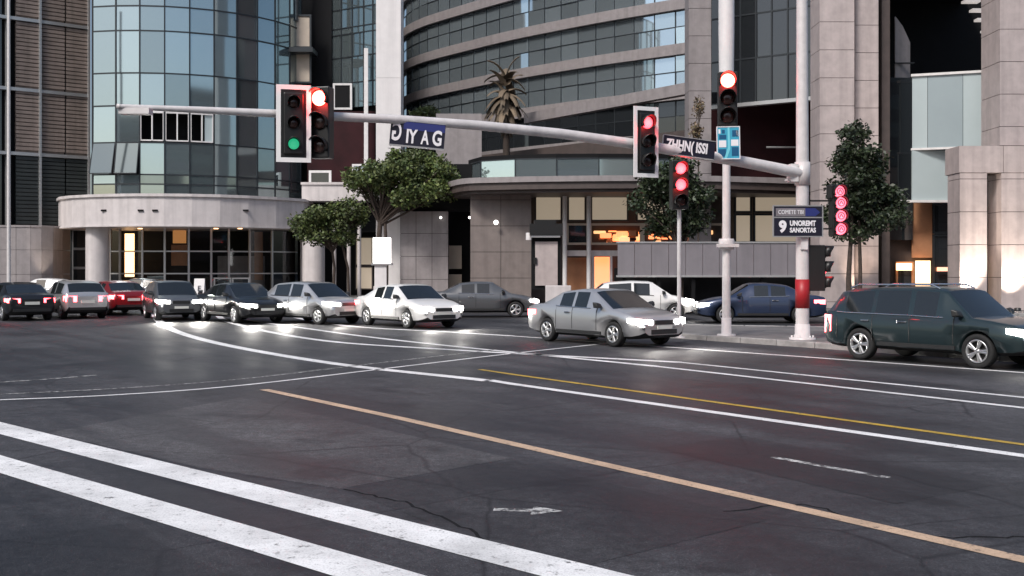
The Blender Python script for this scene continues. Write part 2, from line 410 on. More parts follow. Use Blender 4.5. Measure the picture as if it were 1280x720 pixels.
for x in (-.2,.36*L,L-.08): mb.box(x-.07,x+.07,-.2,.34,4.7,26.9)
mb.T=None; mb.build('frame','alum',b)
pl=[at(-330,71),at(-270,70.5),at(-210,70),at(-150,69.6),at(-90,69.2),at(-40,68.7),at(0,68.4),at(20,68.4),at(38,68.5),at(52,68.8),at(66,69.5),at(78,70.6),at(88,72.2)]
mb=MB()
for i in range(len(pl)-1):
    T,L=frame(pl[i],pl[i+1]); mb.T=T
    for z0,z1 in ((.13,1.6),(1.62,3.1),(3.12,4.5)): mb.box(.012*(i%2),L-.012,0,.4,z0,z1)
    mb.box(0,L,-.05,.5,4.5,4.62)
mb.T=None; mb.build('base_wall','stone_dim',b)

# --- cylindrical glass tower with stone canopy
b=thing('glass_tower','round blue glass tower with an open window and a pale curved entrance canopy','building',(-23.75,79.5,.13))
CX,CY,CR=-23.75,79.5,9.5
def cp(th,r=CR): return (CX+r*math.sin(R(th)),CY-r*math.cos(R(th)))
ths=[-15.9]+[-6.2+9.1*k for k in range(0,10)]
pts=[cp(t) for t in ths]
zs=[6.5,7.25,7.85,9.85,12.15,14.2,16.85,18.4,21.1,22.7,25.5,27]
glaze(b,pts,zs,'glass_blue',tints=(.7,1.1),skip=((3,2),(3,3),(3,4),(2,0),(2,1)),fw=.085)
mb=MB(); mb.prism([cp(t,CR-1.5) for t in range(-15,95,5)]+[(CX+8,CY+8),(CX-2.6,CY+8)],4.6,27); mb.build('core_wall','dark',b)
def framed(root,px0,px1,py0,py1,D,name,fm,w=.08,th=.12,inner=None,label=None):
    mb=MB(); x0,x1,z0,z1=X(px0,D),X(px1,D),Z(py1,D),Z(py0,D)
    mb.box(x0,x1,D,D+th,z1-w,z1); mb.box(x0,x1,D,D+th,z0,z0+w); mb.box(x0,x0+w,D,D+th,z0+w,z1-w); mb.box(x1-w,x1,D,D+th,z0+w,z1-w)
    o=mb.build(name,fm,root)
    if label: o['label']=label
    if inner:
        q=MB(); q.box(x0+w,x1-w,D+th*.4,D+th*.5,z0+w,z1-w); i=q.build('pane',inner,o); i.location=(0,0,0)
    return o
i0=7
for k in (2,3,4):
    T,L=frame(pts[k],pts[k+1]); mb=MB(T)
    z0,z1=9.95,12.05
    for a,c in ((.06,.1),(L/2-.04,L/2+.04),(L-.1,L-.06)): mb.box(a,c,-.08,.05,z0,z1-.35)
    mb.box(.06,L-.06,-.08,.05,z1-.35,z1-.1); mb.box(.06,L-.06,-.08,.05,z0,z0+.08)
    mb.T=None; o=mb.build('open_window','white_metal',b); o['label']='white framed window standing open onto a dark room'
    if k==4: q=MB(T); q.add([(L*.62,.02,z0),(L,.02,z0),(L,.02,z1),(L*.62,.02,z1)],[(0,1,2,3)]); q.T=None; q.build('pane','frost',o)
for k,w_ in ((0,1),(1,1)):                # awning panes tilted outwards
    T,L=frame(pts[k],pts[k+1]); mb=MB(T); z0,z1=7.9,9.8
    mb.add([(.05,-.45,z0),(L-.05,-.45,z0),(L-.05,-.03,z1),(.05,-.03,z1)],[(0,1,2,3)],0,False,.42)
    mb.T=None; o=mb.build('awning_window','glass_blue',b); o['label']='blue glass pane tilted outwards'
    f=MB(T); f.box(.03,.08,-.46,-.4,z0,z0+.06); f.tube([(.05,-.45,z0),(.05,-.03,z1)],.035,6); f.tube([(L-.05,-.45,z0),(L-.05,-.03,z1)],.035,6); f.tube([(.05,-.45,z0),(L-.05,-.45,z0)],.035,6)
    f.T=None; fo=f.build('frame','mullion',o); fo.location=(0,0,0)
can=[at(73,71.5),at(76,69.6),at(90,68.3),at(112,67.4),at(140,66.8),at(170,66.5),at(205,66.5),at(240,66.8),at(275,67.4),at(310,68.4),at(345,69.8),at(380,71.8)]
back=[(X(380,71.8),76),(X(73,71.5),76)]
def offs(pl,d):
    out=[]
    for i,p in enumerate(pl):
        a=Vector(pl[max(i-1,0)]); c=Vector(pl[min(i+1,len(pl)-1)]); t=(c-a).normalized(); out.append((p[0]+t.y*d,p[1]-t.x*d))
    return out
mb=MB(); mb.prism(can+back,4.55,6.25); mb.prism(offs(can,.12)+back,6.25,6.42); mb.prism(offs(can,.06)+back,4.47,4.55); mb.build('canopy','stone_pale',b)
for px,D in ((130,67.0),(176,66.5),(194,66.5),(307,68.3)):
    mb=MB(); mb.box(X(px,D)-.16,X(px,D)+.16,D-.09,D+.1,Z(263,D)-.05,Z(263,D)+.05); mb.build('vent','dark',b)
for px in (122,392):
    D=68.6 if px<200 else 70.5
    mb=MB(); mb.tube([(X(px,D),D,.13),(X(px,D),D,4.5)],.7,24); mb.build('column','stone_pale',b)
    
M['amber_dim']=glow('amber_dim',(1,.4,.12),.22,(.3,.15,.07))
# lobby: glass screen, lit inside
lob=[at(138,70.6),at(150,70.4),at(178,70.2),at(206,70.2),at(236,70.3),at(264,70.6),at(286,71),at(312,71.6),at(340,72.6),at(372,74.4)]
for i in range(len(lob)-1):
    g=MB(); T,L=frame(lob[i],lob[i+1]); g.T=T; g.add([(0,0,.2),(L,0,.2),(L,0,4.45),(0,0,4.45)],[(0,1,2,3)]); g.T=None
    gl=g.build('lobby_window','clear',b)
    f=MB(T)
    f.box(-.06,.06,-.06,.06,.13,4.47)
    for z in (1.65,3.05): f.box(.06,L-.06,-.045,.045,z-.04,z+.04)
    f.T=None; fo=f.build('mullion','alum',gl); fo.location=(0,0,0)
mb=MB()
for a,c in ((267,289),(290,312)):
    D=71.0; framed(b,a,c,347,372,D-.4,'door','alum',.09,.06,'clear')
mb=MB(); mb.add([at(130,75)+(.13,),at(380,75)+(.13,),at(380,75)+(4.5,),at(130,75)+(4.5,)],[(0,1,2,3)]); mb.build('lobby_wall','dark',b)
for px0,px1,py0,py1,D,m in ((156,167,292,346,73,'warm_lit'),(216,232,287,304,73.5,'amber_dim'),(214,234,306,332,73.6,'warm_wall'),(184,205,345,368,73,'frost_b'),(318,328,290,350,73,'warm_wall')):
    mb=MB(); mb.fb(px0,px1,py0,py1,D,.15); o=mb.build('lobby_panel',m,b)
    if 'lit' in m: o['label']='warm lit panel inside the lobby'
mb=MB(); mb.fb(272,330,320,366,74,.3); mb.build('reception_desk','stone_dim',b)
for px in (175,270,300):
    mb=MB(); D=69.5; mb.lathe((X(px,D),D,4.47),(0,0,-1),[(0,.14),(.05,.14),(.05,0)]); mb.build('downlight','warm_lit',b)
# low wing left of the column
mb=MB(); mb.fb(88,139,285,385,73,.3); mb.build('side_wall','dark',b)
for px0,px1 in ((90,108),):
    framed(b,px0,px1,287,311,72.7,'side_window','alum',.08,.1,'glass_dark'); framed(b,px0,px1,311,335,72.7,'side_window','alum',.08,.1,'glass_dark'); framed(b,px0,px1,335,362,72.7,'side_window','alum',.08,.1,'glass_dark')

# --- dark stair core and blue glass wing behind it
b=thing('link_building','dark stair core joined to a blue glass wing, white parapet below','building',(-14,78,.13))
mb=MB(); mb.box(X(368,78),X(414,78),78.2,90,6,28); mb.build('stair_core','dark',b)
framed(b,362,389,18,60,76.5,'stair_window','mullion',.12,.2,'cream'); framed(b,362,389,64,104,76.5,'stair_window','mullion',.12,.2,'cream')
framed(b,356,372,-30,26,76.4,'stair_window','mullion',.1,.2,'frost')
mb=MB(); mb.box(X(360,76),X(392,76),75.6,77.6,Z(66,76),Z(60,76)); mb.build('landing','mullion',b)
A,B=at(412,78.5),at(471,76.2)
zs=[13.1,14.8,16.6,18.2,18.65,19.95,22,23.6,27]
glaze(b,[Vector(A).lerp(Vector(B),t).to_tuple() for t in (0,.26,.49,.73,.92,1)],zs,'glass_blue',tints=(.85,1.15),fw=.08)
mb=MB(); T,L=frame(A,B); mb.T=T; mb.box(0,L,.4,1.1,6,27); mb.T=None; mb.build('wall','dark',b)
mb=MB(); mb.fb(384,472,139,240,76.8,.4); mb.build('lower_wall','darkred',b)
framed(b,416,440,104,137,77,'window','white_metal',.14,.15,'dark'); 
framed(b,386,414,213,240,75.5,'window','white_metal',.16,.15,'glass_dark'); framed(b,440,470,205,228,75.5,'window','white_metal',.12,.15,'frost')
mb=MB(); mb.fb(455,460,60,240,75.9,.12); mb.build('downpipe','white_metal',b)
mb=MB(); mb.box(X(380,74),X(474,74),73.2,76.5,Z(252,74),Z(232,74)); mb.box(X(379,74),X(474,74),73.1,76.6,Z(232,74),Z(229,74)); mb.build('parapet','stone_pale',b)
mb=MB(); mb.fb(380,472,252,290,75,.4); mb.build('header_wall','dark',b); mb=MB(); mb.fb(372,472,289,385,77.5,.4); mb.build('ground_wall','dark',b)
mb=MB(); mb.box(-32,-13.5,91,113,0,30); mb.build('dark_reflection_mass','dark',b)  # unseen dark mass, added so the banded office's glass reflects dark
for px in (381,418,436,449):
    mb=MB(); D=74; mb.tube([(X(px,D),D,.13),(X(px,D),D,Z(252,D))],.3 if px<390 else .13,14); mb.build('column','stone_pale',b)
framed(b,444,466,296,332,76.9,'shop_window','brown',.08,.12,'cream_lit'); framed(b,444,466,333,362,76.9,'shop_window','brown',.08,.12,'cream_lit')
framed(b,350,362,300,362,76.9,'shop_window','brown',.08,.12,'warm_wall')

# --- white pier
b=thing('stone_pier','tall smooth white stone pier rising left of the banded building','pier',(X(485,62),62.7,.13))
mb=MB(); D=62; blocks(mb,X(470,D),X(501,D),D,D+1.5,.13,28,1,6.2,gap=.015); mb.build('shaft',['stone_white','joint'],b)
mb=MB(); mb.box(X(467,D),X(503,D),D-.1,D+1.6,.13,1.0); mb.build('base','stone_pale',b)

# --- banded curved office
KS=1.35
def zk(z): return 2+(z-2)*KS
ctrl=[(496,86),(500,82),(508,78.5),(522,76.3),(540,74.5),(590,71),(640,68),(700,65.2),(760,62.8),(860,59.6),(905,58.3)]
pl=smooth([at(p,D*KS) for p,D in ctrl],6)
def resample(pl,step):
    out=[pl[0]]; acc=0
    for i in range(len(pl)-1):
        a,c=Vector(pl[i]),Vector(pl[i+1]); L=(c-a).length
        while acc+L>=step:
            a=a+(c-a).normalized()*(step-acc); out.append(a.copy()); L=(c-a).length; acc=0
        acc+=L
    return [tuple(p) for p in out]
pl=resample(pl,1.75)
b=thing('banded_office','curved office building with pale stone bands between dark ribbon windows','building',(0,95,.13))
lv=[zk(z) for z in (8.9,11.25,13.65,16.05,18.45,20.85,23.3)]
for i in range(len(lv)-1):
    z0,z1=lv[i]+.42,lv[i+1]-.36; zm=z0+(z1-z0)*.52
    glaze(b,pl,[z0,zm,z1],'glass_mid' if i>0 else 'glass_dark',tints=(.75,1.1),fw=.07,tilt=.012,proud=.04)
    mb=MB()
    o1=offs(pl,.35); o2=offs(pl,-.3)
    for k in range(len(pl)-1):
        mb.prism([o1[k],o1[k+1],o2[k+1],o2[k]],lv[i+1]-.36,lv[i+1]+.42 if i<len(lv)-2 else lv[i+1]+3)
    mb.build('spandrel_band','stone_dim',b)
    if i==0:
        mb=MB()
        for k in range(len(pl)-1): mb.prism([o1[k],o1[k+1],o2[k+1],o2[k]],lv[0]-.2,lv[0]+.45)
        mb.build('spandrel_band','stone_dim',b)
mb=MB(); mb.prism(offs(pl,-.45)+[(30,120),(-12,125)],.13,lv[-1]+3); mb.build('core_wall','dark',b)

# --- podium in front of it
b=thing('podium_building','low brown stone podium with dark entrance and orange lit shop windows','building',(3,60,.13))
mb=MB(); D=61; blocks(mb,X(500,D),X(560,D),D,D+.6,.13,Z(264,D),3,1.25); mb.build('stone_wall',['stone_dim','joint'],b)
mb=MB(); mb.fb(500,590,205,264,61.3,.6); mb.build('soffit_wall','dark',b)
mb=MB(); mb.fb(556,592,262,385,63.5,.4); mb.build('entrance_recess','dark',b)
for py0,py1 in ((307,336),(343,364)):
    mb=MB(); mb.fb(561,577,py0,py1,62.5,.12); mb.build('notice_board','cream',b)
mb=MB(); D=58; blocks(mb,X(588,D),X(664,D),D,D+.8,.13,Z(240,D),2,1.35); mb.build('stone_wall',['stone_tan','joint'],b)
mb=MB(); D=57.6; mb.lathe((X(620,D),D,Z(278,D)),(0,-1,0),[(0,.12),(.06,.12),(.1,.05),(.1,0)]); o=mb.build('wall_lamp','white_lit',b); o['label']='small lit lamp on the brown stone wall'
for px,py in ((551,272),(587,272)):
    mb=MB(); D=60.6; mb.lathe((X(px,D),D,Z(py,D)),(0,-1,0),[(0,.07),(.06,.07),(.06,0)]); mb.build('wall_lamp','white_lit',b)
# canopy roof, curved in plan, with pale top edge, clerestory above
cn=smooth([at(556,60.5),at(580,57.2),at(620,56.3),at(690,55.6),at(790,55.2),at(900,55.6),at(1022,57.5)],5)
cb=[(X(1022,57.5),66),(X(556,60.5),66)]
zc=[Z(239,55),Z(235,55),Z(226,55),Z(221,55)]
mb=MB(); mb.prism([tuple(p) for p in offs(cn,-.25)]+cb,zc[0],zc[1]); mb.prism([tuple(p) for p in cn]+cb,zc[1],zc[2]); mb.build('canopy','brown',b)
mb=MB(); mb.prism([tuple(p) for p in offs(cn,.12)]+cb,zc[2],zc[3]+.08); mb.build('canopy_edge','stone_dim',b)
cl=resample([tuple(p) for p in smooth([at(585,62),at(610,59.5),at(690,58.4),at(790,58.4),at(862,59)],5)],2.2)
glaze(b,cl,[zc[3]+.1,Z(197,58)],'glass_blue',name='clerestory_window',tints=(1.1,1.5),fw=.06)
mb=MB(); mb.prism([(p[0],p[1]+.5) for p in cl]+[(11,70),(-1,70)],zc[3],Z(190,58)); mb.build('clerestory_wall','dark',b)
mb=MB()
A,B=at(655,73),at(862,60.5); T,L=frame(A,B); mb.T=T; mb.box(0,L,0,.5,Z(154,73),Z(142,73)); mb.T=None; mb.build('upper_fascia','stone_dim',b)
A,B=at(590,76),at(862,61.2); T,L=frame(A,B); mb=MB(T); mb.box(0,L,.2,.8,Z(195,66),9.6); mb.T=None; mb.build('upper_wall','brown',b)
mb=MB(); mb.fb(545,602,142,205,64,.4); mb.build('upper_stone','stone_dim',b)
M['shop_wall_lit']=glow('shop_wall_lit',(1,.2,.05),.3,(.2,.08,.05)); M['warm_lit_soft']=glow('warm_lit_soft',(1,.5,.2),.7)
# shop bays
mb=MB(); mb.fb(664,1024,238,385,60.5,.4); mb.build('shop_wall','brown',b)
for a,c in ((668,703),(709,733),(738,786),(795,860)): framed(b,a,c,244,277,59.8,'blind_window','brown',.1,.2,'cream_lit')
framed(b,708,736,279,306,59.5,'shop_window','cream',.12,.2,'glass_dark')
framed(b,737,803,279,306,59.5,'shop_window','cream',.12,.2,None)
framed(b,803,905,279,306,59.5,'shop_window','cream',.12,.2,None)
random.seed(5)
for px0,px1,n in ((739,801,40),(806,903,44)):
    mb=MB(); mb.fb(px0,px1,281,304,60.9,.05,0); o=mb.build('shop_display','shop_wall_lit',b)
    for k in range(n):
        x=random.uniform(px0+1,px1-6); w_=random.uniform(4,16); y=random.uniform(289,303); h_=random.uniform(1.5,8); m=random.choice(('orange_lit','orange_lit','warm_wall','darkred','warm_lit_soft'))
        mb2=MB(); q=59.9+.9*random.random(); mb2.fb(x,min(x+w_,px1-1),y-h_/2,min(304,y+h_/2),q,.1); mb2.build('goods',m,o,.04)
for px in (706,736): 
    mb=MB(); D=58.9; mb.tube([(X(px,D),D,.13),(X(px,D),D,Z(238,D))],.12,12); mb.build('post','white_metal',b)
mb=MB(); mb.fb(708,775,313,320,59.2,.2); mb.build('door_header','stone_pale',b)
for px in (741,764,774):
    mb=MB(); mb.fb(px-1.5,px+1.5,320,385,59.2,.2); mb.build('door_post','stone_pale',b)
mb=MB(); mb.fb(743,763,321,382,60.1,.06); o=mb.build('door','orange_lit',b); o['label']='orange lit shop door'
mb=MB(); mb.fb(709,738,322,382,60.1,.06); mb.build('door','warm_wall',b)
for a,c in ((918,940),(942,1000)):
    framed(b,a,c,233,266,59.8,'blind_window','mullion',.1,.2,'cream_lit'); framed(b,a,c,267,304,59.8,'blind_window','mullion',.1,.2,'cream_lit')
# kiosk
k=thing('kiosk','dark hooded kiosk with a pale pink door panel beside the brown wall','kiosk',(X(681,52),52.4,.13))
mb=MB(); D=52; mb.fb(665,701,293,362,D+.05,1.2); mb.build('body','dark',k)
mb=MB(); mb.box(X(662,D),X(703,D),D-.35,D+1.3,Z(294,D),Z(280,D)); mb.box(X(668,D),X(695,D),D-.2,D+1.2,Z(280,D),Z(275,D)); mb.build('hood','black',k)
mb=MB(); mb.box(X(664,D),X(700,D),D-.3,D,Z(297,D),Z(294.5,D)); mb.build('light_strip','alum',k)
mb=MB(); mb.box(X(669,D),X(697,D),D-.03,D+.04,Z(357,D),Z(302,D)); mb.build('door','stone_pink',k)
mb=MB(); mb.box(X(667,D),X(671,D),D-.12,D-.03,Z(330,D),Z(322,D)); mb.build('handle','black',k)
mb=MB(); mb.tube([(X(661,D),D-.1,Z(300,D)),(X(661,D),D-.1,Z(291,D))],.14,10); mb.build('lamp','white_metal',k)
k=mb=MB(); D=51; mb.box(X(682,D),X(714,D),D,D+.5,.13,Z(357,D)); tag(mb.build('planter','stone_pale',None,.03),'low pale planter box in front of the kiosk','planter')
# grey panel wall
w=thing('panel_wall','long grey panelled barrier wall raised over a dark gap','wall',(X(880,49),49,.13))
D=48.5; mb=MB(); x0,x1=X(772,D),X(1006,D); n=11
for i in range(n): mb.box(x0+(x1-x0)*i/n+.01,x0+(x1-x0)*(i+1)/n-.01,D,D+.1,Z(344,D),Z(304,D))
mb.build('panel','grey_panel',w)
mb=MB(); mb.box(x0-.05,x1+.05,D-.06,D+.16,Z(346.5,D),Z(344,D)); mb.build('rail','alum',w); mb=MB(); mb.box(x0-.05,x1+.05,D-.04,D+.14,Z(304,D),Z(302,D)); mb.build('rail','alum',w)
for i in range(6): mb=MB(); xx=x0+.3+(x1-x0-.6)*i/5; mb.box(xx-.08,xx+.08,D+.12,D+.3,.13,Z(305,D)); mb.build('post','dark',w)
mb=MB(); mb.box(x0,x1,D+1.5,D+1.7,.13,Z(344,D)+.3); mb.build('backing','dark',w)

# --- stone portal building, right
b=thing('portal_building','pale pink stone portal building with black upper void, frosted panel and dark glass wing','building',(20,54,.13))
mb=MB(); D=59; blocks(mb,X(861,D),X(889,D),D,D+1.4,.13,28,1,1.45,zoff=.4); mb.build('pier',['stone_dim','joint'],b)
A,B=at(888,62.3),at(1026,58.6); gp=seg(A,B,7)
glaze(b,gp,[Z(133,62.3),11.2+2.2,11.2+4.6,18.2,20.6,23,26],'glass_dark',tints=(.6,1.6),fw=.08,tilt=.01)
T,L=frame(A,B); mb=MB(T); mb.box(0,L,-.15,.3,Z(137,62.3),Z(133,62.3)+.02); mb.T=None; mb.build('sill','alum',b)
mb=MB(); mb.box(X(888,63),X(1026,63),64,66,Z(232,60),27); mb.build('void_wall','darkred',b)
mb=MB(); mb.tube([(X(958,62),62,Z(184,62)),(X(1005,62),62,Z(184,62))],.05,8); mb.build('void_rail','alum',b)
mb=MB(); mb.box(X(1005,61),X(1026,61),62,62.4,9,14); mb.build('void_panel','darkred',b)
D=52; mb=MB(); blocks(mb,X(1024.5,D),X(1068,D),D,D+1.6,.13,28,1,1.3,zoff=-.3); mb.build('column',['stone_pink','joint'],b)
D=52.7; mb=MB(); blocks(mb,X(1069,D),X(1098,D),D,D+1.6,.13,28,1,1.3,zoff=-.3); mb.build('column',['stone_pink','joint'],b)
mb=MB(); mb.box(X(1098,54),X(1108,54),53.5,66,.13,28); mb.build('return_wall','brown',b)
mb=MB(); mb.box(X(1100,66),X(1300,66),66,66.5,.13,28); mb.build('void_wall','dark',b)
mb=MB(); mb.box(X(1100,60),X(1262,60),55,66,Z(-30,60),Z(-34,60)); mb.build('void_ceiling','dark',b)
for i,(px,py) in enumerate(((1226,12),(1232,24),(1240,38),(1244,48),(1216,1),(1222,-6))):
    D=60+i*.3; mb=MB(); mb.box(X(px-10,D),X(px+10,D),D,D+.5,Z(py,D)-.05,Z(py,D)+.07); mb.build('ceiling_light','ceil_lit',b)
D=56.5; mb=MB(); mb.add([(X(p,D),D+q,Z(y,D)) for p,y,q in ((1119,20,0),(1131,31,.3),(1143,50,.6),(1143,97,.6),(1131,97,.3),(1119,97,0))],[(0,5,4,1),(1,4,3,2)])
mb.add([(X(p,D),D+q+.1,Z(y,D)) for p,y,q in ((1119,20,0),(1131,31,.3),(1143,50,.6),(1143,97,.6),(1131,97,.3),(1119,97,0))],[(5,0,1,4),(4,1,2,3)])
mb.build('slanted_fin','stone_dim',b)
mb=MB(); mb.box(X(1119,D),X(1143,D),D-.03,D+.2,Z(78,D)-.05,Z(78,D)); mb.build('fin_rail','mullion',b)
mb=MB(); mb.fb(1104,1141,97,300,55.5,.2); mb.build('dark_glass','glass_dark',b)
A,B=at(1140,54.6),at(1251,53.2); T,L=frame(A,B)
for a,c,m in ((0,.18,'frost'),(.18,.58,'frost_b'),(.58,.82,'frost'),(.82,1,'frost_b')):
    mb=MB(T); mb.box(a*L+.01,c*L-.01,0,.1,Z(186,54.6),Z(96,54.6)); mb.T=None; mb.build('frosted_panel',m,b)
mb=MB(T); mb.box(-.05,L,-.1,.16,Z(96,54.6),Z(93,54.6)); mb.T=None; mb.build('panel_rail','white_metal',b); mb=MB(T); mb.box(-.05,L*.55,-.08,.16,Z(188,54.6),Z(186,54.6)+.02); mb.T=None; mb.build('panel_rail','white_metal',b)
mb=MB(); mb.fb(1140,1203,188,250,54.5,.1); mb.build('frosted_panel','frost',b)
mb=MB(); mb.fb(1105,1203,250,253,54.3,.4); mb.build('panel_rail','white_metal',b)
D=50; mb=MB(); blocks(mb,X(1250,D),X(1420,D),D,D+2,Z(182,D),28,3,1.45,zoff=.6); mb.build('column',['stone_pink','joint'],b)
D=49.4; mb=MB(); blocks(mb,X(1199,D),X(1420,D),D,D+1.6,Z(216,D),Z(182,D),4,1.5); mb.build('lintel',['stone_pink','joint'],b)
mb=MB(); blocks(mb,X(1200,D),X(1234,D),D+.02,D+1.4,.13,Z(216,D),1,1.45); mb.build('column',['stone_pink','joint'],b)
mb=MB(); blocks(mb,X(1252,D),X(1420,D),D+.02,D+1.4,.13,Z(216,D),3,1.45); mb.build('wall',['stone_pink','joint'],b)
mb=MB(); mb.fb(1230,1256,214,385,51.5,.3); mb.build('slot_wall','brown',b)
# entrance
mb=MB(); mb.fb(1098,1168,252,385,56,.3); mb.build('entrance_wall','brown',b)
mb=MB(); mb.fb(1140,1168,253,322,55.7,.1); mb.build('entrance_panel','warm_wall',b)
framed(b,1166,1202,253,292,55.6,'entrance_window','mullion',.1,.15,'glass_dark'); framed(b,1166,1202,293,380,55.6,'door','mullion',.1,.15,'glass_dark')
framed(b,1120,1142,327,385,55.5,'door','warm_wall',.1,.15,'glass_dark')
mb=MB(); mb.fb(1121,1140,329,338,55.3,.1); o=mb.build('door_light','warm_lit',b); o['label']='glowing panel over the side door'
mb=MB(); mb.fb(1145,1163,326,383,55.4,.1); o=mb.build('lit_panel','warm_lit',b); o['label']='tall warm lit panel beside the door'
mb=MB(); mb.fb(1172,1198,334,339,55.3,.1); mb.build('door_light','orange_lit',b)
# ------------------------------------------------------------------ trees
def tree(name,label,base,trunks,clumps,leafmat,nleaf,size,group=None,tint=(.45,1.5),droop=0.):
    """trunks: list of (list of points, r0, r1); clumps: list of (centre, radius)"""
    t=thing(name,label,'tree',(base[0],base[1],.1),group)
    for pts,r0,r1 in trunks[1:]:
        mb=MB(); n=len(pts); mb.tube(pts,[r0+(r1-r0)*i/(n-1) for i in range(n)],9); mb.build('trunk','bark',t)
    mb=MB(); pts,r0,r1=trunks[0]; n=len(pts); mb.tube(pts,[r0+(r1-r0)*i/(n-1) for i in range(n)],9)
    top=Vector(trunks[0][0][-1])
    for c,r in clumps:
        c=Vector(c)
        if random.random()<.75:
            st=Vector(trunks[0][0][-1]); st=st-(Vector(trunks[0][0][-1])-Vector(trunks[0][0][-2]))*random.uniform(.02,.5)
            mid=(st+c)/2+Vector((random.uniform(-.2,.2),random.uniform(-.2,.2),random.uniform(.0,.25)))
            mb.tube([st,mid,c],[trunks[0][2]*.6,trunks[0][2]*.4,.015],5)
    mb.build('trunk','bark',t)
    v=[];f=[];tn=[]
    W=sum(r**2 for c,r in clumps)
    for c,r in clumps:
        c=Vector(c); k=int(nleaf*r*r/W); ct=random.uniform(.75,1.25)
        for _ in range(k):
            d=Vector((random.gauss(0,1),random.gauss(0,1),random.gauss(0,1))).normalized()*r*(random.random()**.45)
            p=c+Vector((d.x,d.y,d.z*.75))
            a=Vector((random.uniform(-1,1),random.uniform(-1,1),random.uniform(-.9,.5)-droop)).normalized()
            b_=a.cross(Vector((random.uniform(-1,1),random.uniform(-1,1),random.uniform(-1,1)))).normalized()
            s=size*random.uniform(.6,1.3); o=len(v)
            v+= [tuple(p),tuple(p+a*s*.5+b_*s*.28),tuple(p+a*s),tuple(p+a*s*.5-b_*s*.28)]
            f.append((o,o+1,o+2,o+3)); q=random.uniform(*tint)*ct
            tn.append((q*random.uniform(.85,1.15),q,q*random.uniform(.7,1.1)))
    m=MB(); m.v=v; m.f=f; m.m=[0]*len(f); m.sm=[False]*len(f); m.tint=tn
    m.build('crown',leafmat,t); return t
def clumpset(D,boxes,n,r,depth):
    """clumps through crown volumes given as photo rectangles at distance D"""
    out=[]
    tot=sum((b-a)*(d-c) for a,b,c,d in boxes)
    for a,b,c,d in boxes:
        x0,x1,z0,z1=X(a,D),X(b,D),Z(d,D),Z(c,D)
        for _ in range(max(1,int(n*(b-a)*(d-c)/tot))):
            while True:
                u,v_,w=[random.uniform(-1,1) for _ in range(3)]
                if u*u+v_*v_+w*w<1: break
            rr=r*random.uniform(.6,1.25)
            out.append((((x0+x1)/2+u*max(.1,(x1-x0)/2-rr*.7),D+w*depth,(z0+z1)/2+v_*max(.1,(z1-z0)/2-rr*.6)),rr))
    return out
random.seed(21)
D=60; tx=X(474,D)
tree('street_tree','bright green round crowned tree in front of the white stone pier',(tx,D),
  [([(tx,D,.1),(tx+.05,D,1.5),(tx-.05,D+.1,3.2),(tx+.1,D,5.2)],.2,.12),([(tx+.35,D+.1,.1),(tx+.4,D,2.),(tx+.3,D,5.)],.12,.08)],
  clumpset(D,[(450,580,186,247),(436,505,198,243),(515,590,196,246),(470,555,180,215),(455,535,232,264),(500,560,228,258),(540,590,222,252),(430,462,208,244),(444,480,226,250)],100,.62,1.9),'leaf_green',17000,.22)
D=63; tx=X(410,D)
tree('street_tree','small olive tree with thin bare stems under the curved canopy',(tx,D),
  [([(X(416,D),D,.1),(X(418,D),D,2.),(X(414,D),D,3.6)],.09,.06),([(X(436,D),D,.1),(X(435,D),D,2),(X(425,D),D,3.8)],.08,.06)],
  clumpset(D,[(360,462,252,298),(362,410,262,300),(410,465,240,290),(376,450,280,312)],56,.6,1.3),'leaf_green',10000,.21,tint=(.3,1.25))
D=50; tx=X(846,D)
tree('street_tree','dark round tree behind the low red signal and grey panelled wall',(tx,D-1),
  [([(tx,D-1,.1),(tx+.05,D-1,1.6),(tx,D-1,3.2)],.14,.09)],
  clumpset(D-1,[(785,898,205,302),(800,885,192,260)],60,.62,1.5),'leaf_dark',13000,.2)
D=47; tx=X(1062,D)
tree('street_tree','tall dark pointed tree in front of the pink stone columns',(tx,D),
  [([(tx,D,.1),(tx-.04,D,1.6),(tx+.05,D,3.2),(tx+.2,D,6.5)],.14,.05),([(tx+.45,D,.1),(tx+.45,D,2),(tx+.4,D,4)],.1,.06)],
  clumpset(D,[(1014,1142,225,306),(1028,1125,195,270),(1042,1105,168,225),(1056,1085,142,185)],84,.55,1.5),'leaf_dark',17000,.19)
# shaggy palm on the terrace
D=70; c=Vector((X(632,D),D,Z(128,D)))
t=thing('palm_tree','shaggy palm with dry brown hanging skirt behind the signal arm','tree',(c.x,c.y,.1))
mb=MB(); mb.tube([(c.x,D,.1),(c.x+.1,D,6),(c.x,D,c.z+.8)],[.28,.24,.2],10); mb.build('trunk','bark',t)
def fronds(n,z,el0,el1,L,nm,m):
    v=[];f=[];tn=[]
    for i in range(n):
        az=random.uniform(0,2*math.pi); el=R(random.uniform(el0,el1)); p=Vector((c.x,D,z+random.uniform(-.9,.5)))
        d=Vector((math.cos(az)*math.cos(el),math.sin(az)*math.cos(el),math.sin(el))); s=Vector((-math.sin(az),math.cos(az),0))
        q=random.uniform(.5,1.5); k=9
        for j in range(k):
            p2=p+d*(L/k); d=(d+Vector((0,0,-.16))).normalized()
            for sg in (-1,1):
                o=len(v); e=(s*sg+d*.6+Vector((0,0,-.35))).normalized()*.38*(1-.6*j/k)
                v+=[tuple(p),tuple(p2),tuple(p2+e),tuple(p+e*.9)]; f.append((o,o+1,o+2,o+3)); tn.append((q,q,q))
            p=p2
    m_=MB(); m_.v=v; m_.f=f; m_.m=[0]*len(f); m_.sm=[False]*len(f); m_.tint=tn; m_.build(nm,m,t)
fronds(20,c.z+1.3,-15,75,1.5,'crown','leaf_dry')
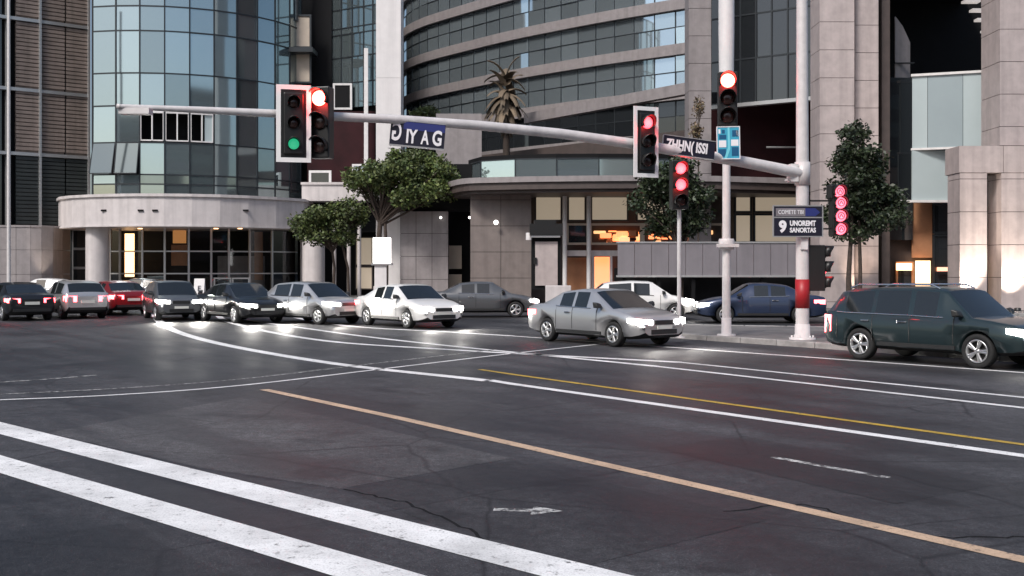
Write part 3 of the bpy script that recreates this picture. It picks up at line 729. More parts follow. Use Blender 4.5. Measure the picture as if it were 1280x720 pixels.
fronds(70,c.z+.3,-80,5,1.7,'dry_skirt','leaf_dry')
# shrubs on the terrace
D=66
t=tree('terrace_shrub','low yellow green shrub on the terrace behind the blue street sign',(X(535,D),D),[([(X(535,D),D,.1),(X(535,D),D,9)],.08,.05)],
  clumpset(D,[(505,545,132,150),(520,552,128,148)],12,.4,.6),'leaf_green',1300,.18); t['category']='shrub'
D=57
t=tree('pier_plant','thin dead looking plant with grey seed heads beside the stone pier',(X(872,D),D),[([(X(873,D),D,.1),(X(873,D),D,8.3),(X(874,D),D,10.2)],.05,.03)],
  clumpset(D,[(862,880,150,176),(868,882,118,150)],12,.32,.3),'leaf_dry',700,.14); t['category']='plant'
# ------------------------------------------------------------------ mast arm, lamp post, signals and signs
def armD(px): k=(px-640)/F; return 25.67/(1-.477*k)
PD=29.3; PX=X(1003,PD)
pole=thing('signal_mast','tall pale steel mast whose long signal arm reaches left over the junction','mast',(PX,PD,.13))
mb=MB(); mb.tube([(PX,PD,.13),(PX,PD,4.6),(PX-.02,PD,12.5)],[.175,.165,.125],20); mb.build('pole','steel',pole)
mb=MB(); mb.lathe((PX,PD,.13),(0,0,1),[(0,.34),(.05,.34),(.06,.2),(.4,.19),(.42,.0)]); 
for k in range(6): a=k*math.pi/3; mb.lathe((PX+.28*math.cos(a),PD+.28*math.sin(a),.18),(0,0,1),[(0,.025),(.06,.025),(.06,0)],8)
mb.build('base_flange','steel',pole)
apx=[(1003,217),(930,202.5),(860,191),(790,179.5),(700,167),(600,157),(500,149.5),(415,145.5),(345,142),(250,137.5),(150,133)]
apts=[(X(p,armD(p)),armD(p),Z(y,armD(p))) for p,y in apx]
rad=[.155,.145,.135,.125,.118,.11,.1,.092,.085,.07,.045]
mb=MB(); mb.tube(apts,rad,16); mb.build('arm','steel',pole)
mb=MB(); a=Vector(apts[0]); mb.lathe((PX,PD,a.z-.3),(0,0,1),[(0,.17),(0,.2),(.6,.2),(.6,.17)]); mb.box(PX-.36,PX-.15,PD-.2,PD+.2,a.z-.22,a.z+.24)
for s in (-1,1):
    for q in (-1,1): mb.lathe((PX-.3,PD+s*.16-.08*0,a.z+q*.17),(-1,0,0),[(0,.03),(.12,.03),(.12,0)],8)
mb.build('clamp','steel',pole)
mb=MB(); mb.lathe((PX,PD,Z(385,PD)),(0,0,1),[(0,.176),(0,.184),(.75,.184),(.75,.17)]); o=mb.build('red_band','red_paint',pole); o['label']='red painted band low on the mast'
mb=MB(); mb.box(PX-.09,PX+.09,PD-.21,PD-.15,Z(312,PD),Z(296,PD)); mb.build('access_panel','white_metal',pole)
mb=MB(); e=Vector(apts[-1]); mb.lathe(e,(-1,-.3,.03),[(0,.05),(.06,.05),(.07,0)],12); 
for p_,y_ in ((166,134),): mb.box(X(p_,22.1)-.25,X(p_,22.1)+.35,22.0,22.25,Z(y_,22.1)-.14,Z(y_,22.1)-.02)
mb.build('end_cap','steel',pole)
# lamp post
LD=31; LX=X(908,LD)
lp=thing('lamp_post','slim steel lamp post with a thick white upper sleeve behind the signal arm','lamp post',(LX,LD,.13))
mb=MB(); mb.tube([(LX,LD,.13),(LX,LD,7.3)],[.12,.105],16); mb.build('pole','steel',lp)
mb=MB(); mb.tube([(LX,LD,7.0),(LX,LD,8.6),(LX,LD,11.5)],[.2,.22,.22],18); mb.build('sleeve','white_metal',lp)
mb=MB(); mb.lathe((LX,LD,Z(312,LD)),(0,0,1),[(0,.11),(0,.2),(.06,.22),(.25,.22),(.3,.2),(.3,.11)]); mb.box(LX-.3,LX+.3,LD-.25,LD-.1,Z(309,LD),Z(305,LD)); mb.build('collar','steel',lp)
mb=MB(); mb.lathe((LX,LD,.13),(0,0,1),[(0,.26),(.04,.26),(.05,.14),(.5,.135),(.5,0)]); mb.build('base_flange','steel',lp)

def signal(label,c,rz,h,w,lit,border=False,n=3,lens_r=None,depth=.26,litmat='red_lit',group=None,name='traffic_light',lens='lens'):
    """a signal head facing -y (turned by rz); lit = indices of lit lenses from the top, c = centre of its front"""
    t=thing(name,label,'traffic light',c,group,rz,local=True)
    mb=MB(); hw=w/2; hh=h/2
    if border:
        mb.box(-hw,hw,.0,.03,-hh,hh); mb.build('backplate','black',t,.01)
        q=MB(); b=.085
        P=[(-hw,hh),(hw,hh),(hw,-hh),(-hw,-hh)]
        q.box(-hw-.01,hw+.01,-.014,.016,hh-b,hh+.01); q.box(-hw-.01,hw+.01,-.014,.016,-hh-.01,-hh+b)
        q.box(-hw-.01,-hw+b,-.014,.016,-hh+b,hh-b); q.box(hw-b,hw+.01,-.014,.016,-hh+b,hh-b)
        q.build('reflective_border','retro',t)
        iw=w-.28; ih=h-.3
    else: iw=w; ih=h
    mb=MB(); mb.box(-iw/2,iw/2,-.05,depth,-ih/2,ih/2); mb.build('housing','black',t,.025)
    step=ih/n; r=lens_r or min(iw,step)*.38
    for i in range(n):
        z=ih/2-step*(i+.5)
        mb=MB(); mb.lathe((0,-.05,z),(0,-1,0),[(0,r),(.03,r*.97),(.055,r*.75),(.07,r*.35),(.072,0)],20)
        o=mb.build(lens,(litmat if i in lit else 'lens_off'),t)
        if 'led' in litmat:
            q=MB(); q.lathe((0,-.125,z),(0,-1,0),[(0,r*.62),(.006,r*.62),(.006,r*.5),(0,r*.5)],18); q.tube([(-r*.3,-.128,z-r*.25),(0,-.128,z+r*.3),(r*.3,-.128,z-r*.2)],.012,6); q.build('symbol','red_paint',o)
        if i in lit: o['label']='lit '+('green' if 'green' in litmat else 'red')+' lens'
        mb=MB(); seg=16; rr=r*1.12; vs=[];fs=[]
        for k in range(seg+1):
            a=R(-35)+R(250)*k/seg
            for y_,l in ((-.05,1),(-.05-r*1.7*(.55+.45*math.sin(max(0,min(math.pi,a+.0)))),1.)):
                vs.append((rr*math.cos(a),y_,z+rr*math.sin(a)))
        for k in range(seg): fs.append((2*k,2*k+1,2*k+3,2*k+2))
        mb.add(vs,fs,0,True); v=mb.build('visor','black',t); s=v.modifiers.new('thick','SOLIDIFY'); s.thickness=.012
    for i in lit:
        if 'green' in litmat or 'led' in litmat: continue
        l=bpy.data.lights.new('lamp_glow','POINT'); l.energy=(26 if litmat=='red_lit' else 9); l.color=(1,.03,.02); l.shadow_soft_size=r
        o=bpy.data.objects.new('lamp_glow',l); COL.objects.link(o); o.parent=t; o.location=(0,-.05-r*1.6,ih/2-step*(i+.5))
    mb=MB(); mb.box(-.06,.06,depth,depth+.14,-.12,.12); mb.build('bracket','steel',t)
    return t
def ctr(px0,px1,py0,py1,D): return (X((px0+px1)/2,D),D,Z((py0+py1)/2,D))
D=armD(367)-.3
signal('signal head with white reflective border and lit green lamp at the arm end',ctr(347,387,107,202,D),R(14),1.58,.69,(2,),True,litmat='green_lit',lens_r=.112)
D=armD(400)-.25
signal('plain black signal head with bright red lamp touching the green lit one',ctr(388,413,106,200,D),R(-12),1.5,.42,(0,),lens_r=.16)
D=armD(808)-.3
signal('white bordered signal head seen at an angle in the middle of the arm',ctr(792,823,133,222,D),R(24),1.68,.66,(0,),True,litmat='red_lit_soft')
D=LD-.45
signal('black signal head with bright red lamp fixed to the lamp post',ctr(897,922,90,157,D),R(-6),1.47,.52,(0,),lens_r=.19)
D=30
s=thing('signal_post','short steel post carrying the low red signal in front of the dark tree','post',(X(849,D),D,.13))
mb=MB(); mb.tube([(X(849,D),D,.13),(X(849,D),D,Z(262,D))],.055,12); mb.build('pole','steel',s)
mb=MB(); mb.lathe((X(849,D),D,.13),(0,0,1),[(0,.16),(.03,.16),(.04,.07),(.2,.065),(.2,0)]); mb.build('base_flange','steel',s)
signal('low signal head with glowing red lamps in front of the dark round tree',ctr(838,862,200,262,D-.2),R(8),1.3,.46,(0,1),lens_r=.15,litmat='red_lit_soft')
D=PD-.1
signal('stacked red pedestrian signal with glowing symbols right of the mast',ctr(1040,1059,250,290,D),R(4),1.02,.4,(0,1,2),lens_r=.15,litmat='red_led',depth=.3)
signal('single red lamp mounted above the stacked pedestrian signal',ctr(1037,1058,231,248,D),R(10),.36,.42,(0,),n=1,lens_r=.15,litmat='red_led')
c=ctr(1008,1028,305,365,PD+.1)
signal('dark signal head seen side on against the mast above its red band',(c[0]+.2,c[1],c[2]),R(86),1.2,.4,(1,),depth=.4,litmat='red_lit_soft')
mb=MB(); D=PD; mb.box(X(1011,D),X(1042,D),D-.03,D+.05,Z(252,D),Z(250,D)); mb.box(X(1011,D),X(1042,D),D-.03,D+.05,Z(287,D),Z(285,D)); mb.build('signal_bracket','black',pole)

# street signs
def sign(label,px0,px1,py0,py1,D,rz,rx,bg,name='street_sign'):
    w=(px1-px0)*D/F/math.cos(rz); h=(py1-py0)*D/F
    t=thing(name,label,'street sign',(X((px0+px1)/2,D),D,Z((py0+py1)/2,D)),None,0,local=True); t.rotation_euler=(0,rx,rz)
    mb=MB(); mb.box(-w/2,w/2,0,.035,-h/2,h/2); mb.build('plate',bg,t,.006); return t,w,h
D=armD(521)-.16
t,w,h=sign('dark navy street name sign with large white letters hung on the arm',488,556,153,183,D,R(6),R(5),'sign_dark')
mb=MB(); mb.box(-w/2+.26*w*.9,w/2-.01,-.006,.0,h/2-.34*h,h/2-.01); mb.build('blue_stripe','sign_navy',t)
mb=MB(); mb.box(-w/2,w/2,-.012,.04,h/2,h/2+.03); mb.box(-w/2,w/2,-.012,.04,-h/2-.035,-h/2); mb.build('rim','alum',t)
text_mesh('G',h*1.05,'sign_white',(-w*.38,-.008,0.0),(R(90),0,0),t,mirror=True,width=w*.17,bold=.012)
text_mesh('IY',h*.78,'sign_white',(-w*.1,-.008,-h*.14),(R(90),0,0),t,width=w*.2,bold=.014)
text_mesh('A',h*.8,'sign_white',(w*.14,-.008,-h*.13),(R(90),0,0),t,width=w*.15,bold=.012)
text_mesh('G',h*.85,'sign_white',(w*.36,-.008,-h*.12),(R(90),0,0),t,width=w*.17,bold=.014)
D=armD(860)-.2
t,w,h=sign('long black street name sign with jumbled white lettering on the arm',828,895,173,195,D,R(10),R(6.5),'sign_dark')
mb=MB(); mb.box(-w/2,w/2,-.012,.04,h/2,h/2+.02); mb.box(-w/2,w/2,-.012,.04,-h/2-.025,-h/2); mb.box(-w/2-.02,-w/2,-.012,.04,-h/2,h/2); mb.build('rim','alum',t)
text_mesh('ZHHN( ISSI',h*.8,'sign_white',(-w*.05,-.008,0),(R(90),0,0),t,width=w*.8,bold=.012)
D=armD(910)-.24
t,w,h=sign('bright blue square sign with white blocks and a pale diagonal road',897,924,159,198,D,R(-2),R(-1),'sign_blue')
mb=MB(); 
for a in ((-w/2,w/2,h/2,h/2+.02),(-w/2,w/2,-h/2-.02,-h/2),(-w/2-.02,-w/2,-h/2-.02,h/2+.02),(w/2,w/2+.02,-h/2-.02,h/2+.02)): mb.box(a[0],a[1],-.012,.04,a[2],a[3])
mb.build('rim','sign_white',t)
mb=MB()
for a,b_,c_,d in ((-.46,-.12,-.44,-.2),(.15,.46,-.42,-.14),(.18,.46,.2,.4),(-.42,-.1,.12,.26),(-.3,-.16,.3,.42)): mb=MB(); mb.box(a*w,b_*w,-.006,0,c_*h,d*h); mb.build('map_block','sign_blue_dark',t)
for a,b_,c_,d in ((-.44,-.1,-.14,.08),(.12,.46,-.1,.1),(.36,.47,.2,.4),(-.45,-.36,.3,.44)): mb=MB(); mb.box(a*w,b_*w,-.006,0,c_*h,d*h); mb.build('white_block','sign_white',t)
M['sign_cyan']=mat('sign_cyan',(.18,.62,.72),.4)
mb=MB(); mb.add([(-.2*w,-.008,-.5*h),(-.08*w,-.008,-.5*h),(.08*w,-.008,-.2*h),(.06*w,-.008,.5*h),(-.03*w,-.008,.5*h),(-.03*w,-.008,-.15*h)],[(0,1,2,5),(5,2,3,4)]); mb.build('road_stripe','sign_cyan',t)
D=PD-.3
t,w,h=sign('two row dark sign with white border on the mast below the arm',967,1028,258,295,D,R(3),0,'sign_dark','direction_sign')
mb=MB()
for a in ((-w/2-.02,w/2+.02,h/2,h/2+.03),(-w/2-.02,w/2+.02,-h/2-.03,-h/2),(-w/2-.03,-w/2,-h/2,h/2),(w/2,w/2+.03,-h/2,h/2),(-w/2,w/2,-.01+.12*h,.12*h+.02)): mb.box(a[0],a[1],-.012,.04,a[2],a[3])
mb.build('border','alum',t)
mb=MB(); mb.box(-w*.46,w*.15,-.006,0,.17*h,.44*h); mb.build('upper_panel','grey_panel',t)
mb=MB(); mb.add([(w*.15,-.007,.17*h),(w*.36,-.007,.17*h),(w*.46,-.007,.3*h),(w*.36,-.007,.44*h),(w*.15,-.007,.44*h)],[(0,1,2,3,4)]); mb.build('arrow_panel','sign_navy',t)
text_mesh('COMETE TBI',h*.2,'sign_white',(-w*.15,-.009,.3*h),(R(90),0,0),t,width=w*.52)
text_mesh('9',h*.52,'sign_white',(-w*.32,-.008,-.2*h),(R(90),0,0),t,bold=.02,width=w*.16)
text_mesh('UNOREMT',h*.24,'sign_white',(w*.1,-.008,-.08*h),(R(90),0,0),t,width=w*.54,bold=.008)
text_mesh('SANORTAS',h*.22,'sign_white',(w*.1,-.008,-.31*h),(R(90),0,0),t,width=w*.54,bold=.006)
mb=MB(); mb.box(-.1,.1,.035,.16,-.3*h,.3*h); mb.build('bracket','steel',t)
# illuminated sign box by the pier
D=57; t=thing('light_box_sign','glowing blank white sign box on a pale pedestal by the white pier','sign',(X(476,D),D,.13))
mb=MB(); mb.fb(466,488,297,329,D,.35); o=mb.build('light_box','white_lit',t,.03); mb=MB(); mb.fb(468,483,331,385,D+.05,.25); mb.build('pedestal','stone_white',t)
mb=MB(); mb.fb(464,490,329,331.5,D-.05,.45); mb.build('ledge','alum',t)
# A-board
D=66; t=thing('sandwich_board','small white sign board standing at the lobby entrance','sign',(X(250,D),D,.13))
z1=.13+1.25; x0,x1=X(243,D),X(256,D)
for s in (0,1):
    mb=MB(); y0=D-.3 if s==0 else D+.3
    mb.add([(x0,y0,.13),(x1,y0,.13),(x1,D,z1),(x0,D,z1),(x0,y0+.03,.13),(x1,y0+.03,.13),(x1,D+.03,z1),(x0,D+.03,z1)],[(0,1,2,3),(7,6,5,4),(0,4,5,1),(3,2,6,7),(0,3,7,4),(1,5,6,2)]); mb.build('board','white_metal',t)
text_mesh('E',.45,'sign_dark',(X(249.5,D),D-.19+0,.75),(R(77),0,0),t,name='marking').location=(0,-.2,.66)
# thin pole far left
D=62; t=thing('flagpole','thin pale pole in front of the louvred office','pole',(X(11,D),D,0))
mb=MB(); mb.tube([(X(11,D),D,0),(X(11,D),D,20)],[.11,.07],12); mb.build('shaft','steel',t)
mb=MB(); mb.lathe((X(11,D),D,.0),(0,0,1),[(0,.25),(.2,.25),(.22,.12),(.22,0)]); mb.build('base','steel',t)
# lit wall washers
def uplight(label,px,D,e,aim,col=(1,.86,.72),spread=75):
    t=thing('uplight',label,'uplight',(X(px,D),D,.13),'ground uplights along the stone walls')
    mb=MB(); mb.lathe((X(px,D),D,.13),(0,0,1),[(0,.14),(.12,.14),(.14,.1),(.12,.1)],14); mb.build('housing','black',t)
    mb=MB(); mb.lathe((X(px,D),D,.245),(0,0,1),[(0,.1),(.01,.1),(.012,0)],14); mb.build('lens','warm_lit',t)
    l=bpy.data.lights.new('uplight_beam','SPOT'); l.energy=e; l.color=col; l.spot_size=R(spread); l.spot_blend=.8; l.shadow_soft_size=.1
    o=bpy.data.objects.new('uplight_beam',l); COL.objects.link(o); o.parent=t; o.location=(0,0,.16)
    d=Vector(aim)-Vector((X(px,D),D,.3)); o.rotation_euler=d.to_track_quat('-Z','Y').to_euler()
D=48.7
uplight('uplight washing the narrow pink stone pier beside the slot',1217,D,900,(X(1217,D),D+.75,3.2))
uplight('uplight washing the wide pink stone wall at the right edge',1272,D,900,(X(1272,D),D+.75,3.2))
uplight('uplight washing the curved base wall of the louvred office',57,67.8,260,(X(57,68.8),68.9,3.2),spread=45)
uplight('uplight washing the foot of the nearer pink stone columns',1078,51.2,260,(X(1080,52),52,2.8),col=(1,.75,.55))
# ------------------------------------------------------------------ vehicles (built once per kind, then copied)
def car_paint(name,col,metal=.3): return mat(name,col,.28,metal=metal,coat=.6)
PAINT={'silver':car_paint('paint_silver',(.5,.5,.5),.6),'white':car_paint('paint_car_white',(.7,.69,.67),.0),'black':car_paint('paint_black',(.015,.016,.018)),
 'teal':car_paint('paint_dark_teal',(.02,.036,.04)),'grey':car_paint('paint_grey',(.13,.135,.14),.5),'red':car_paint('paint_red',(.22,.015,.02)),'blue':car_paint('paint_blue',(.03,.045,.09))}
M['car_glass']=mat('car_glass',(.012,.015,.016),.05,spec=.8)
M['trim']=mat('trim',(.02,.02,.02),.5); M['rim']=mat('rim',(.5,.5,.5),.3,metal=.8); M['plate']=mat('plate',(.65,.65,.6),.5); M['chrome']=mat('chrome',(.7,.7,.7),.15,metal=1)
M['lamp_glass']=mat('lamp_glass',(.3,.3,.32),.1); M['tail_off']=mat('tail_off',(.2,.01,.012),.2); M['amber']=mat('amber',(.5,.16,.02),.2)
KIND={
 'sedan':dict(W=1.8,wb=(-1.35,1.35),wr=.32,st=[(-2.3,.42,.84,.78,0),(-2.22,.28,.93,.93,0),(-1.95,.22,.98,.99,0),(-1.6,.2,1,1.01,0),(-.95,.2,1,.99,1.36),(-.82,.2,1,.98,1.39),(-.3,.2,1,.97,1.44),(-.2,.2,1,.97,1.445),(.3,.2,1,.96,1.44),(.48,.2,1,.95,1.40),(1.2,.2,1,.93,0),(1.6,.2,.99,.88,0),(2.0,.22,.96,.78,0),(2.2,.26,.88,.68,0),(2.3,.32,.74,.58,0)],pil=((-.95,-.82),(-.3,-.2),(.3,.48))),
 'hatch':dict(W=1.75,wb=(-1.25,1.28),wr=.31,st=[(-2.0,.42,.86,.85,0),(-1.95,.3,.95,.98,0),(-1.88,.24,.98,1.02,0),(-1.45,.2,1,1.01,1.40),(-1.25,.2,1,1.0,1.45),(-.4,.2,1,.98,1.5),(-.3,.2,1,.98,1.5),(.3,.2,1,.96,1.48),(.45,.2,1,.95,1.44),(1.15,.2,1,.93,0),(1.55,.22,.98,.86,0),(1.85,.26,.92,.74,0),(2.0,.32,.78,.62,0)],pil=((-1.45,-1.25),(-.4,-.3),(.3,.45))),
 'suv':dict(W=1.9,wb=(-1.38,1.38),wr=.37,st=[(-2.35,.45,.88,1.0,0),(-2.3,.34,.95,1.12,0),(-2.24,.3,.98,1.16,0),(-1.98,.27,1,1.15,1.66),(-1.78,.27,1,1.14,1.71),(-1.1,.27,1,1.13,1.76),(-1.0,.27,1,1.13,1.765),(-.2,.27,1,1.12,1.78),(-.08,.27,1,1.12,1.78),(.45,.27,1,1.1,1.75),(.62,.27,1,1.1,1.71),(1.2,.27,1,1.08,0),(1.65,.28,.99,1.04,0),(2.1,.3,.96,.96,0),(2.28,.34,.9,.86,0),(2.35,.4,.8,.72,0)],pil=((-1.98,-1.78),(-1.1,-1.0),(-.2,-.08),(.45,.62))),
 'van':dict(W=1.95,wb=(-1.5,1.55),wr=.34,st=[(-2.5,.45,.9,1.05,0),(-2.46,.32,.96,1.15,0),(-2.42,.28,1,1.2,0),(-2.36,.25,1,1.2,1.95),(-2.2,.25,1,1.2,2.0),(-1.2,.25,1,1.19,2.03),(-1.1,.25,1,1.19,2.03),(.0,.25,1,1.18,2.03),(.12,.25,1,1.18,2.03),(.95,.25,1,1.15,1.97),(1.12,.25,1,1.14,1.9),(1.85,.25,1,1.1,0),(2.2,.28,.97,1.0,0),(2.42,.32,.9,.86,0),(2.5,.4,.78,.7,0)],pil=((-2.36,-2.2),(-1.2,-1.1),(.0,.12),(.95,1.12))),
}
def smat(*ns): return [M[n] if isinstance(n,str) else n for n in ns]
k_=KIND['suv']; k_['wr']=.345; k_['st']=[(x,zb*.95,wf,zd*.9,zr*.9) for x,zb,wf,zd,zr in k_['st']]
def build_kind(kind,root):
    K=KIND[kind]; W=K['W']/2; st=K['st']; n=len(st); L0,L1=st[0][0],st[-1][0]
    half=[]
    cab=[s for s in st if s[4]>0]; c0,c1=cab[0][0],cab[-1][0]
    for x,zb,wf,zd,zr in st:
        w=W*wf
        belt=zd
        p=[(0,zb),(.78*w,zb),(.95*w,zb+.07),(.995*w,zb+.2),(w,(zb+belt)*.5+.06),(.985*w,belt-.1),(.945*w,belt)]
        if zr>0: p+=[(.775*w,zr-.075),(.72*w,zr-.03),(.5*w,zr+.0),(0,zr+.012)]
        else:    p+=[(.88*w,belt+.015),(.8*w,belt+.022),(.5*w,belt+.035),(0,belt+.045)]
        half.append([(x,y,z) for y,z in p])
    m=len(half[0]); ring=2*m-2
    bm=bmesh.new(); rows=[]
    for h in half:
        r=[bm.verts.new(v) for v in h]+[bm.verts.new((v[0],-v[1],v[2])) for v in h[-2:0:-1]]
        rows.append(r)
    pil=K['pil']
    for i in range(n-1):
        x0,x1=st[i][0],st[i+1][0]; a,b=st[i][4]>0,st[i+1][4]>0
        isp=any(abs(x0-p)<.01 and abs(x1-q)<.01 for p,q in pil)
        for k in range(ring):
            f=bm.faces.new((rows[i][k],rows[i][(k+1)%ring],rows[i+1][(k+1)%ring],rows[i+1][k]))
            j=k if k<m-1 else ring-1-k
            f.smooth=True; mi=0
            if j==0: mi=4
            if j==1: mi=4
            if a and b and j==6 and not isp: mi=1
            if a!=b and j in (8,9): mi=2 if a else 3
            f.material_index=mi
    for r,fl in ((rows[0],0),(rows[-1],1)):
        f=bm.faces.new(r if fl else r[::-1]); f.material_index=0
    bmesh.ops.recalc_face_normals(bm,faces=bm.faces)
    me=bpy.data.meshes.new('shell'); bm.to_mesh(me); bm.free()
    for q in smat('trim','car_glass','car_glass','car_glass','trim'): me.materials.append(q)
    o=bpy.data.objects.new('shell',me); COL.objects.link(o); cut=[]
    for ax in K['wb']:
        for s in (-1,1):
            c=MB(); c.lathe((ax,s*(W-.28),K['wr']),(0,s,0),[(0,0.001),(0,K['wr']+.065),(.5,K['wr']+.065),(.5,.001)],28)
            co=c.build('cut','trim'); cut.append(co)
            md=o.modifiers.new('b','BOOLEAN'); md.object=co; md.operation='DIFFERENCE'; md.solver='EXACT'
    bpy.context.view_layer.update()
    me2=bpy.data.meshes.new_from_object(o.evaluated_get(bpy.context.evaluated_depsgraph_get()))
    for c in cut+[o]: bpy.data.objects.remove(c)
    def sub(name,idx,ms,par):
        b=bmesh.new(); b.from_mesh(me2)
        bmesh.ops.delete(b,geom=[f for f in b.faces if f.material_index not in idx],context='FACES')
        for f in b.faces: f.material_index=0
        e=bpy.data.meshes.new(name); b.to_mesh(e); b.free(); e.materials.clear()
        for q in ms: e.materials.append(M[q] if isinstance(q,str) else q)
        ob=bpy.data.objects.new(name,e); COL.objects.link(ob); ob.parent=par; return ob
    def islands(ob):     # one object per pane
        b=bmesh.new(); b.from_mesh(ob.data); seen=set(); b.faces.ensure_lookup_table(); grp=[]
        for f in b.faces:
            if f.index in seen: continue
            st_=[f]; g_=[]; seen.add(f.index)
            while st_:
                c_=st_.pop(); g_.append(c_.index)
                for e_ in c_.edges:
                    for h_ in e_.link_faces:
                        if h_.index not in seen: seen.add(h_.index); st_.append(h_)
            grp.append(set(g_))
        b.free()
        for gset in grp[1:]+grp[:1]:
            b=bmesh.new(); b.from_mesh(ob.data); b.faces.ensure_lookup_table()
            bmesh.ops.delete(b,geom=[f for f in b.faces if f.index not in gset],context='FACES')
            e_=bpy.data.meshes.new(ob.name); b.to_mesh(e_); b.free()
            for m_ in ob.data.materials: e_.materials.append(m_)
            if gset is grp[0]: ob.data=e_
            else:
                o2=bpy.data.objects.new('side_window',e_); COL.objects.link(o2); o2.parent=ob.parent
    body=sub('body',(0,),['trim'],root)
    sub('underbody',(4,5,6,7,8),['trim'],root)
    islands(sub('side_window',(1,),['car_glass'],root)); sub('windscreen',(2,),['car_glass'],root); sub('rear_window',(3,),['car_glass'],root)
    def P(mb,name,m,par=root,bv=0.): return mb.build(name,m,par,bv)
    zf=st[-3][3]; zr_=st[1][3]; wf=W*st[-2][2]; wr_=W*st[0][2]
    for s in (-1,1):
        q=MB(); xf=st[-2][0]
        q.add([(L1-.02,s*wf*.5,zf-.2),(L1-.02,s*wf*.5,zf-.08),(xf-.0,s*wf*.98,zf-.05),(xf-.0,s*wf*.98,zf-.2),(xf-.28,s*W*.965,zf-.04),(xf-.28,s*W*.965,zf-.14)],[(0,1,2,3),(3,2,4,5)])
        h=P(q,'headlight','head_lit'); h.modifiers.new('t','SOLIDIFY').thickness=.05*s
        q=MB(); zt=zr_-.02 if kind in('sedan','hatch') else zr_
        a,c=(.22,.05) if kind in ('sedan',) else (.45 if kind!='hatch' else .28,.05)
        q.add([(L0-.015,s*wr_*.55,zt-a),(L0-.015,s*wr_*.55,zt-c),(st[1][0]-.02,s*W*st[1][2]*1.0,zt-c),(st[1][0]-.02,s*W*st[1][2]*1.0,zt-a),(st[2][0]+.12,s*W*st[2][2]*1.012,zt-c),(st[2][0]+.12,s*W*st[2][2]*1.012,zt-a+.04)],[(0,1,2,3),(3,2,4,5)])
        t=P(q,'tail_light','tail_lit'); t.modifiers.new('t','SOLIDIFY').thickness=.05*s
        q=MB(); q.add([(c1+.32,s*(W*.95),st[-5][3]+.03),(c1+.32,s*(W+.16),st[-5][3]+.04),(c1+.3,s*(W+.17),st[-5][3]+.2),(c1+.3,s*(W*.95+.04),st[-5][3]+.18),(c1+.48,s*(W*.95),st[-5][3]+.05),(c1+.44,s*(W+.12),st[-5][3]+.07),(c1+.42,s*(W+.12),st[-5][3]+.16),(c1+.42,s*(W*.97),st[-5][3]+.15)],[(0,1,2,3),(4,7,6,5),(0,4,5,1),(1,5,6,2),(2,6,7,3),(3,7,4,0)])
        P(q,'mirror','trim',bv=.02)
        for hx in ([p[0]-.12 for p in pil[1:-1]]+[pil[-1][0]-.75]):
            q=MB(); q.box(hx-.1,hx+.1,s*(W-.012),s*(W+.025),st[5][3]-.17,st[5][3]-.135); P(q,'door_handle','chrome',bv=.008)
        q=MB(); q.box(K['wb'][0]+K['wr']+.12,K['wb'][1]-K['wr']-.12,s*(W-.02),s*(W+.012),st[5][1]+.09,st[5][1]+.17); P(q,'side_trim','trim')
    for s in (-1,1):      # shut lines and belt moulding
        def ys(z,zb,belt):
            zm=(zb+belt)*.5+.06
            return W*(.995+(.005)*(z-zb-.2)/max(.01,zm-zb-.2)) if z<zm else W*(1-.015*(z-zm)/max(.01,belt-.1-zm)) if z<belt-.1 else W*(.985-.04*(z-belt+.1)/.1)
        zb=st[5][1]; be=st[5][3]-.01
        for hx in [pil[0][0]+.02]+[(p[0]+p[1])/2 for p in pil[1:-1]]+[pil[-1][1]+.25]:
            q=MB(); q.tube([(hx,s*(ys(z,zb,be)+.0),z) for z in (zb+.2,zb+.35,(zb+be)/2+.06,be-.1,be)],.009,5); P(q,'shut_line','trim')
        q=MB(); q.tube([(x_,s*W*.955,zd_+.0) for x_,zb_,wf_,zd_,zr__ in st if c0-.2<=x_<=c1+.3],.014,5); P(q,'belt_moulding','chrome' if kind!='hatch' else 'trim')
    xb=st[-2][0]
    q=MB(); q.box(L1-.05,L1+.02,-wf*.55,wf*.55,.34,.46); P(q,'bumper_grille','trim')
    q=MB(); q.box(L1-.03,L1+.012,-wf*.4,wf*.4,zf-.2,zf-.09); P(q,'grille','chrome' if kind=='suv' else 'trim')
    q=MB(); q.box(L1+.02,L1+.035,-.26,.26,.47,.56); P(q,'number_plate','plate')
    q=MB(); q.box(L0-.035,L0-.0,-.26,.26,.62,.73); P(q,'number_plate','plate')
    q=MB(); q.box(L0-.03,L0+.1,-wr_*.9,wr_*.9,.36,.46); P(q,'rear_bumper_trim','trim')
    if kind=='suv':
        for s in (-1,1):
            q=MB(); q.tube([(-1.8,s*W*.66,1.56),(-1.6,s*W*.66,1.635),(.2,s*W*.66,1.65),(.4,s*W*.66,1.57)],.02,8); P(q,'roof_rail','chrome')
